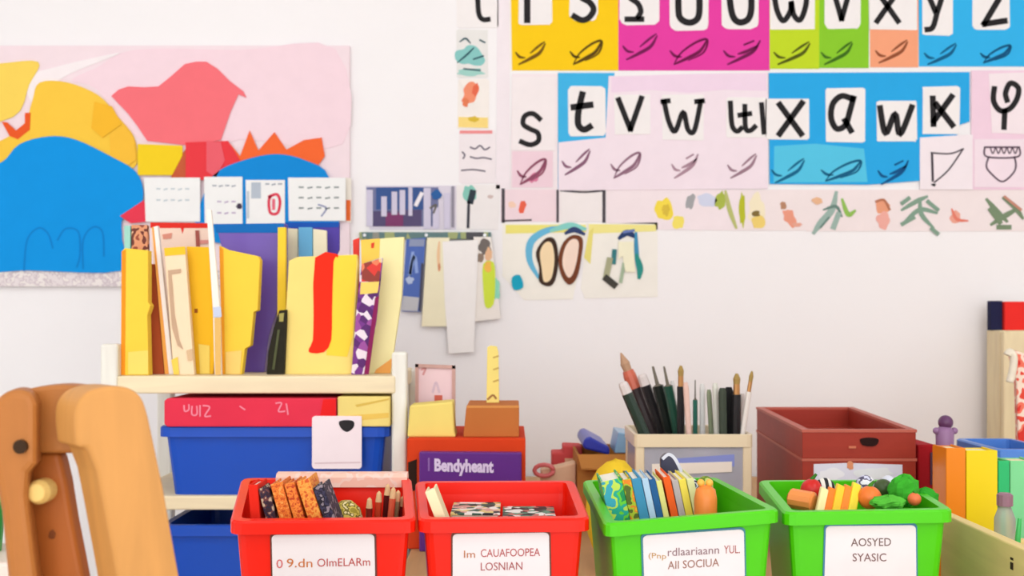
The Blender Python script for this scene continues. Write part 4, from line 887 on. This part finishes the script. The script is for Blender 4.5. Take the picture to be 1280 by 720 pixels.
# pencils and brushes: (px top, py top, px at rim, half width px, body rgb, kind, label)
dg = (38, 50, 44)
PEN = [(778, 478, 800, 7, (44, 62, 52), 'pencil', 'leftmost dark green pencil with pale end in tub'),
       (776, 441, 812, 7.5, (52, 38, 40), 'brush', 'tall dark brush with coral ferrule leaning left'),
       (802, 468, 826, 6.5, (36, 34, 36), 'pencil', 'black pencil leaning next to the coral-ferruled brush'),
       (816, 458, 836, 7, (26, 34, 30), 'thin', 'blackish thick pencil with a thin grey spike'),
       (830, 458, 846, 6, (32, 78, 62), 'thin', 'dark green pencil with fine dark point leaning left'),
       (851, 457, 851, 4.8, (30, 30, 32), 'gold', 'upright black brush with gold tip at the middle'),
       (857, 478, 861, 3.5, (238, 200, 186), 'plain', 'pale pink stick right of the upright black brush'),
       (840, 476, 846, 3, (225, 222, 218), 'plain', 'light grey stick left of the upright black brush'),
       (869, 475, 869, 3, (60, 128, 110), 'thin', 'teal stick with thin pin at the middle right'),
       (878, 480, 878, 3.5, (236, 234, 230), 'plain', 'white stick right of the teal stick'),
       (886, 487, 889, 3.2, (150, 160, 130), 'plain', 'sage green stick between two white sticks'),
       (894, 479, 896, 4, (228, 226, 214), 'plain', 'cream stick left of the black trio'),
       (903, 485, 904, 5, (70, 78, 66), 'plain', 'dark olive stick, left of the black trio'),
       (911, 484, 911, 5.5, (32, 32, 34), 'plain', 'middle black stick of the right-hand group'),
       (921, 467, 920, 5.8, (34, 32, 34), 'gold', 'black brush with olive-gold bristles at the right'),
       (928, 492, 927, 3.5, (236, 226, 220), 'plain', 'white stick left of the last brush'),
       (940, 464, 936, 3.6, (238, 228, 220), 'gold', 'rightmost white brush with gold tip in tub')]
rim_y = 543
for i, (tx, ty, rx, hw, rgb, kd, lb) in enumerate(PEN):
    d = 1.78+.019*((i*5) % 6) if i < 13 else (1.80, 1.774, 1.795, 1.773)[i-13]
    rx = max(min(rx, 640+(x1-.008-hw/F*d)*F/d), 640+(x0+.009+hw/F*d)*F/d)
    ryd = 400+(EYE-zt)*F/d
    tp = P(tx, ty, d); rm = Vector((PX(rx, d), d, zt)); dr = (tp-rm); k = (zt-TZ-.008)/dr.z
    bs = rm-dr*k; lo_, hi_ = x0+.02, x1-.02
    if bs.x > hi_: bs.x = hi_
    if bs.x < lo_: bs.x = lo_
    bs = rm+(bs-rm)
    axis = tp-bs; Lr = axis.length; r = hw/F*d
    t = thing('paintbrush' if kd in ('brush', 'gold') else 'pencil' if kd != 'plain' else 'craft_stick', tuple(bs), lb, 'brush' if kd in ('brush', 'gold') else 'pencil' if kd != 'plain' else 'stick')
    if kd == 'pencil':
        b = MB(); b.tube([bs, bs+axis*.93], r, M(rgb, 'plastic'), 8); b.build('shaft', t)
        b = MB(); b.tube([bs+axis*.93, bs+axis*.985, tp], [r, r*.9, r*.7], M((226, 214, 210)), 8); b.build('end_cap', t)
    elif kd == 'brush':
        b = MB(); b.tube([bs, bs+axis*.74, bs+axis*.8], [r, r, r*1.1], M(rgb, 'plastic'), 10); b.build('handle', t)
        b = MB(); b.tube([bs+axis*.80, bs+axis*.87, bs+axis*.90], [r*1.15, r*1.1, r*.9], M((205, 105, 80), 'plastic'), 10); b.build('ferrule', t)
        b = MB(); b.tube([bs+axis*.90, bs+axis*.94, bs+axis*.97, tp], [r*.7, r*.8, r*.45, r*.12], M((190, 150, 120)), 10); b.build('bristles', t)
    elif kd == 'thin':
        f_ = 1-(25/F*d)/Lr
        b = MB(); b.tube([bs, bs+axis*f_], r, M(rgb, 'plastic'), 8); b.build('shaft', t)
        b = MB(); b.tube([bs+axis*f_, bs+axis*(f_+.01), tp], [r*.9, r*.35, r*.2], M((120, 112, 100)), 8); b.build('point', t)
    elif kd == 'gold':
        f_ = 1-(26/F*d)/Lr
        b = MB(); b.tube([bs, bs+axis*f_], r, M(rgb, 'plastic'), 8); b.build('handle', t)
        b = MB(); b.tube([bs+axis*f_, bs+axis*(f_*.5+.5)], [r*.75, r*.7], M((190, 140, 90), 'metal'), 8); b.build('ferrule', t)
        b = MB(); b.tube([bs+axis*(f_*.5+.5), bs+axis*(f_*.25+.75), tp], [r*.7, r*.8, r*.3], M((170, 140, 80)), 8); b.build('bristles', t)
    else:
        b = MB(); b.tube([bs, bs+axis*.97, tp], [r, r, r*.7], M(rgb, 'paper'), 8); b.build('shaft', t)

# mahogany crates
mh = M((166, 54, 38), 'woodx'); mhl = M((196, 100, 82), 'woodx')
def crate(c4, z0, z1, label, hole, tag_=None):
    c4 = [Vector((c.x, c.y, z1)) for c in c4]; cen = sum(c4, Vector())/4
    t = thing('wooden_crate', (cen.x, cen.y, z0), label, 'crate', None)
    low = lambda cs, z: [Vector((c.x, c.y, z)) for c in cs]
    inn = inset(c4, .011)
    b = MB(); b.loops([low(c4, z0), low(c4, z1-.003), low(inset(c4, .001), z1-.003), low(inn, z1-.003), low(inn, z0+.008)], mh); b.build('crate_body', t, .001)
    b = MB(); b.loops([low(inset(c4, -.001), z1-.005), low(inset(c4, -.001), z1), low(inset(c4, .011), z1), low(inset(c4, .011), z1-.005)], mhl, True, False)
    b.f.pop(-1) if False else None
    b = MB(); o1 = inset(c4, -.0012)
    b.loops([low(o1, z1-.004), low(o1, z1), low(inn, z1), low(inn, z1-.004)], mhl, False, False); b.build('pale_rim', t)
    return t
cc = [P(1003, 537, 1.65), P(1145, 537, 1.65), P(1066, 508, 2.08), P(946, 508, 2.08)]
zc = PZ(537, 1.65); zc2 = PZ(573, 1.65)
t = crate(cc, zc2, zc, 'upper mahogany crate with a dark hand slot, on its twin', True)
fd = 1.6475
b = MB(); b.flat(smooth([(1076, 549), (1087, 547), (1098, 549), (1096, 556), (1088, 558), (1078, 556)], 3, True), fd, .002, M((40, 14, 12))); b.build('hand_slot_shade', t)  # dark plate stands in for the shade inside the cutout
b = MB(); b.stroke([(1062, 559), (1069, 559)], 3, fd, M((210, 120, 90))); b.build('pale_mark', t)
t = crate(cc, TZ, zc2, 'lower mahogany crate with a white paper label on the front', True)
b = MB(); b.flat(wob([(1017, 580), (1060, 579), (1128, 581), (1128, 640), (1017, 640)], .5), fd+.001, .0014, M((226, 226, 240))); lb_ = b.build('paper_label', t)
b = MB(); b.blob(1040, 593, 16, 8, fd+.0005, M((240, 240, 246))); b.blob(1092, 592, 24, 8, fd+.0005, M((232, 236, 240))); b.blob(1063, 582, 4, 6, fd+.0002, M((225, 150, 110))); b.build('print', lb_)

# dark red book + figurine on it
rb = thing('book', (PX(1158, 1.72), 1.76, TZ), 'dark red upright book between crate and coloured files', 'book')
b = MB(); q = [P(x, y, 1.70) for x, y in ((1147, 556), (1170, 556))]
b.prism(q+[Vector((PX(1171, 1.7), 1.7, TZ)), Vector((PX(1148, 1.7), 1.7, TZ))], (0, .12, 0), M((178, 18, 30), 'card')); b.build('cover', rb, .002)
b = MB(); b.flat([(1163, 566), (1170, 564), (1171, 606), (1163, 606)], 1.6985, .001, M((95, 60, 75))); b.build('dark_strip', rb)
fg = thing('figurine', (PX(1181, 1.62), 1.62, TZ), 'small purple figurine peeking above the orange file', 'figurine')
b = MB(); c = P(1181, 540, 1.62); pm = M((150, 110, 150), 'plastic')
b.tube([(c.x, c.y, TZ), (c.x, c.y, TZ+.05), (c.x, c.y, c.z-.03), (c.x, c.y, c.z), (c.x, c.y, c.z+.008)], [.014, .014, .012, .013, .008], pm, 14); b.build('body', fg, shade=True)
b = MB(); c2 = P(1182, 528, 1.62); b.ball(c2, .0105, M((100, 58, 98), 'plastic')); b.build('head', fg, shade=True)
b = MB(); [b.ball(c+Vector((s*.013, -.002, .002)), .005, pm) for s in (-1, 1)]; b.build('arm', fg, shade=True)

# coloured magazine files on the table beyond the wooden tray
def mfile(xa, xb, ytop, d, dep, rgb, label, side=None):
    x0, x1 = PX(xa, d), PX(xb, d); zt = PZ(ytop, d); t = thing('magazine_file', ((x0+x1)/2, d+dep/2, TZ), label, 'file box')
    m_ = M(rgb, 'plastic'); th = .002
    b = MB(); b.box(x0, x1, d, d+dep, TZ, TZ+th, m_)
    b.box(x0, x1, d, d+th, TZ+th, zt, m_); b.box(x0, x1, d+dep-th, d+dep, TZ+th, zt-.002, m_)
    b.box(x0, x0+th, d+th, d+dep-th, TZ+th, zt, m_); b.box(x1-th, x1, d+th, d+dep-th, TZ+th, zt, m_); b.build('box', t, .0008)
    b = MB(); b.box(x0+.003, x1-.003, d+.004, d+dep-.004, TZ+th, zt-.003, M((250, 238, 190))); b.build('papers', t)
    return t
mfile(1177, 1182, 560, 1.52, .025, (226, 74, 30), 'narrow red-orange file left of the orange file')
mfile(1183, 1207, 560, 1.50, .05, (250, 140, 20), 'orange file box left of the yellow one')
mfile(1208, 1247, 563, 1.50, .05, (252, 218, 10), 'bright yellow file box beyond the wooden tray')
mfile(1248, 1262, 576, 1.50, .05, (40, 190, 110), 'emerald green file box right of the yellow one')
mfile(1263, 1296, 576, 1.50, .05, (130, 220, 150), 'mint green file box at the right edge')
bt = thing('blue_basket', (PX(1275, 1.68), 1.7, TZ), 'blue rimmed basket behind the green file boxes', 'basket')
x0, x1 = PX(1246, 1.66), PX(1325, 1.66); c4 = [Vector((x0, 1.66, PZ(562, 1.66))), Vector((x1, 1.66, PZ(562, 1.66))), Vector((x1, 1.82, PZ(562, 1.66))), Vector((x0, 1.82, PZ(562, 1.66)))]
COL.objects.unlink(bt); bpy.data.objects.remove(bt)
bin_('storage_basket', 'blue rimmed basket behind the green file boxes', 'basket', c4, TZ, M((86, 138, 220), 'plastic'), .006, .018, .012, .01)

# wooden tray at the right front
wt = thing('wooden_tray', (.62, 1.12, TZ), 'pale wooden tray box at the lower right corner', 'tray')
wm_ = M((248, 216, 146), 'woody'); zt = PZ(641, 1.3)
b = MB(); b.box(.499, .512, .93, 1.305, TZ, zt, wm_); lsd = b.build('side_board', wt, .002)
b = MB(); b.box(.70, .712, .93, 1.305, TZ, zt, wm_); b.build('side_board', wt, .002)
b = MB(); b.box(.512, .70, .93, .942, TZ, zt-.03, wm_); b.build('end_board', wt, .002)
b = MB(); b.box(.512, .70, 1.293, 1.305, TZ, zt-.03, wm_); b.build('end_board', wt, .002)
b = MB(); b.box(.512, .70, .942, 1.293, TZ, TZ+.008, wm_); b.build('bottom_board', wt)
b = MB()
yk = .5*F/(1265-640)*1.0
yk = .499*F/(1265-640)
for z0_, z1_ in ((PZ(712, yk), PZ(703, yk)), (PZ(700, yk), PZ(697, yk))): b.box(.4985, .4995, yk-.003, yk+.003, z0_, z1_, M((60, 44, 30)))
b.build('dark_slot', lsd)
# bottle and small toys in the tray
bo = thing('clear_bottle', (.555, 1.2, TZ+.008), 'small clear bottle with a purple-grey cap in the wooden tray', 'bottle')
c = P(1256, 632, 1.24); 
bo.location = (c.x, 1.24, TZ+.008)
b = MB(); b.tube([(c.x, c.y, TZ+.008), (c.x, c.y, TZ+.02), (c.x, c.y, c.z-.014), (c.x, c.y, c.z)], [.010, .012, .011, .006], M((205, 215, 200), 'clear'), 14); b.build('body', bo, shade=True)
b = MB(); b.tube([(c.x, c.y, c.z), (c.x, c.y, c.z+.012), (c.x, c.y, c.z+.014)], [.0085, .0085, .006], M((150, 110, 125), 'plastic'), 14); b.build('cap', bo)
c = P(1270, 648, 1.2); b = MB()
b.tube([(c.x, c.y, TZ+.008), (c.x+.002, c.y, c.z-.02), (c.x+.004, c.y, c.z)], [.003, .003, .002], M((70, 190, 100), 'plastic'), 8); tag(b.build('craft_stick'), 'green stick right of the clear bottle in the tray', 'stick')

# wooden cabinet with books on top, floral bag
wc = thing('wooden_cabinet', (PX(1300, 2.5), 2.5, TZ), 'pale wooden cabinet at the right edge by the wall', 'cabinet')
b = MB(); x0 = PX(1233, 2.57); x1 = x0+.36; zt = PZ(413, 2.49); cm_ = M((250, 226, 184), 'wood')
b.box(x0, x0+.018, 2.50, 2.57, TZ, zt, cm_); b.box(x1-.018, x1, 2.50, 2.57, TZ, zt, cm_); b.box(x0+.018, x1-.018, 2.50, 2.57, zt-.018, zt, cm_); b.box(x0+.018, x1-.018, 2.55, 2.57, TZ, zt-.018, cm_); b.box(x0+.018, x1-.018, 2.50, 2.55, TZ, TZ+.018, cm_); b.build('body', wc, .003)
b = MB(); b.box(x0+.001, x1-.001, 2.482, 2.499, TZ+.002, zt-.002, cm_); dr_ = b.build('door', wc, .003)
b = MB(); b.ball((x1-.05, 2.474, .72), .011, M((170, 170, 170), 'metal')); b.build('knob', dr_, shade=True)
def upbox(xa, xb, yt, d, dep, rgb, nm, label, cat):
    t = thing(nm, (PX((xa+xb)/2, d), d+dep/2, zt), label, cat)
    x0, x1 = PX(xa, d), PX(xb, d); z1 = PZ(yt, d)
    b = MB(); m_ = M(rgb, 'card'); b.box(x0, x1, d, d+.004, zt, z1, m_); b.box(x0, x0+.003, d+.004, d+dep, zt, z1, m_); b.box(x1-.003, x1, d+.004, d+dep, zt, z1, m_); b.build('cover', t, .001)
    b = MB(); b.box(x0+.003, x1-.003, d+.004, d+dep-.004, zt+.002, z1-.003, PAGE); b.build('pages', t)
upbox(1239, 1253, 376, 2.535, .022, (30, 32, 70), 'book', 'navy book standing on the pale wooden cabinet', 'book')
upbox(1256, 1310, 377, 2.525, .03, (244, 46, 40), 'book', 'thick red book standing on the pale wooden cabinet', 'book')
bg = thing('cloth_bag', (PX(1290, 2.05), 2.08, TZ), 'red and white floral cloth bag before the wooden cabinet', 'bag')
b = MB(); q = [P(x, y, 2.04) for x, y in smooth([(1255, 445), (1262, 439), (1275, 443), (1290, 446), (1330, 440), (1334, 470), (1330, 560)], 3)]
fl = PAT('floral_print', [(226, 50, 40), (245, 120, 95), (250, 225, 205), (232, 70, 50)], 30, 'noise')
b.prism([p+Vector((.012, 0, 0)) for p in q+[Vector((PX(1330, 2.04), 2.04, TZ)), Vector((PX(1266, 2.04), 2.04, TZ)), P(1264, 540, 2.04), P(1262, 480, 2.04)]], (.02, .055, 0), fl); b.build('body', bg, .012, seg=3)
b = MB(); b.tube([P(x, y, 2.03) for x, y in smooth([(1259, 444), (1262, 440), (1267, 446), (1266, 462), (1262, 478)], 4)], .007, M((250, 236, 214), 'fabric'), 10); b.build('handle', bg, shade=True)

# =================================================================== CHAIR IN FRONT
ch = thing('wooden_chair', (PX(90, .75), .62, 0), 'chunky orange-brown wooden chair in the left foreground', 'chair')
cw = M((182, 114, 54), 'wood'); cd = M((172, 94, 36), 'wood')  # left and inner parts get darker wood, their shade painted in
def plank(name, pts, d, vec, mat, bev=.006, par=None):
    b = MB(); b.prism([P(x, y, d) for x, y in pts], vec, mat); return b.build(name, par or ch, bev, seg=3)
zf = 400+.9*F/.75
rs = smooth([(97, 560), (94, 530), (96, 508), (108, 492), (130, 484), (158, 484), (177, 496), (186, 520)], 4)+[(205, 610), (225, 722), (262, 1000), (275, 1240), (270, zf), (215, zf), (212, 1240), (195, 1000), (147, 722), (132, 640), (122, 590), (110, 560)]
plank('back_post', [p for p in rs], .745, (-.026, .03, 0), M((206, 146, 78), 'wood'), .007)
sl = smooth([(-14, 560), (-15, 520), (-2, 497), (18, 487), (38, 491), (46, 505)], 4)+[(46, 580), (36, 592), (34, 620), (46, 722), (90, 1000), (105, 1240), (100, zf), (45, zf), (50, 1240), (40, 1000), (9, 722), (1, 640)]
plank('back_post', sl, .765, (-.01, .034, 0), cw)
plank('top_rail', smooth([(10, 494), (40, 485), (80, 481), (118, 485)], 4)+[(126, 560), (98, 567), (44, 567), (10, 560)], .785, (-.004, .026, 0), cw, .005)
plank('back_splat', [(12, 600), (40, 566), (74, 566), (82, 600), (90, 650), (104, 722), (150, 1000), (190, 1215), (120, 1215), (60, 1000), (18, 722)], .79, (0, .016, 0), cd, .004)
b = MB(); c = P(57, 612, .79); b.tube([c+Vector((0, .004, 0)), c+Vector((0, -.012, 0)), c+Vector((0, -.017, 0))], [.0085, .0085, .006], M((250, 206, 122), 'wood'), 20); b.build('peg', ch, .001, shade=False)
b = MB(); c = P(27, 558, .765); b.tube([c+Vector((0, .002, 0)), c+Vector((0, -.003, 0))], .0048, M((60, 44, 32), 'metal'), 16); b.build('hole_shade', ch)  # dark disc set in for the shade of a hole
b = MB(); b.blob(65, 668, 5, 6, .7895, M((120, 62, 24), 'wood'), 0, 2, .0006); b.build('knot', ch)
# seat and front legs towards the viewer
xs0, xs1 = PX(42, .765), PX(275, .75)
b = MB(); b.box(xs0, xs1, .40, .80, .43, .455, cw); b.build('seat', ch, .008, seg=3)
for x in (xs0+.005, xs1-.04):
    b = MB(); b.box(x, x+.034, .42, .454, 0, .43, cw); b.build('leg', ch, .005)

# green tub on a little white side table, far left
sd = thing('side_table', (PX(-60, 1.45), 1.45, 0), 'small white table at the far left edge', 'table')
zt = PZ(704, 1.40); wm2 = M((246, 226, 214), 'paint'); xr = PX(14, 1.40)
b = MB(); b.box(xr-.3, xr, 1.40, 1.53, zt-.025, zt, wm2); b.build('table_top', sd, .004)
for x in (xr-.29, xr-.045):
    for y in (1.41, 1.485): b = MB(); b.box(x, x+.035, y, y+.035, 0, zt-.025, wm2); b.build('leg', sd, .003)
gt = thing('green_tub', (PX(-31, 1.47), 1.47, zt), 'round green tub on the white table at left edge', 'tub')
c = Vector((PX(-31, 1.47), 1.47, zt))
b = MB(); n = 24; ringc = lambda r, z: [c+Vector((r*math.cos(2*math.pi*i/n), r*math.sin(2*math.pi*i/n), z)) for i in range(n)]
b.loops([ringc(.032, 0), ringc(.038, .075), ringc(.035, .075), ringc(.03, .004)], M((62, 170, 60), 'plastic')); b.build('cup', gt)
b = MB(); b.loops([ringc(.0385, .066), ringc(.041, .067), ringc(.041, .076), ringc(.036, .0765)], M((120, 200, 110), 'plastic')); b.build('rim', gt)

# =================================================================== CAMERA
cam = bpy.data.cameras.new('Camera'); co = bpy.data.objects.new('Camera', cam); COL.objects.link(co)
co.location = (0, 0, EYE); co.rotation_euler = (math.radians(90), 0, 0)
cam.sensor_width = 36; cam.lens = F/1280*36; cam.shift_y = 40/1280; cam.clip_start = .01
cam.dof.use_dof = True; cam.dof.focus_distance = 1.25; cam.dof.aperture_fstop = 9.0
sc.camera = co
vs = sc.view_settings; vs.view_transform = 'Standard'; vs.look = 'None'; vs.gamma = 1; vs.use_curve_mapping = False; vs.exposure = 0.0
sc.cycles.use_denoising = True
sc.cycles.max_bounces = 8
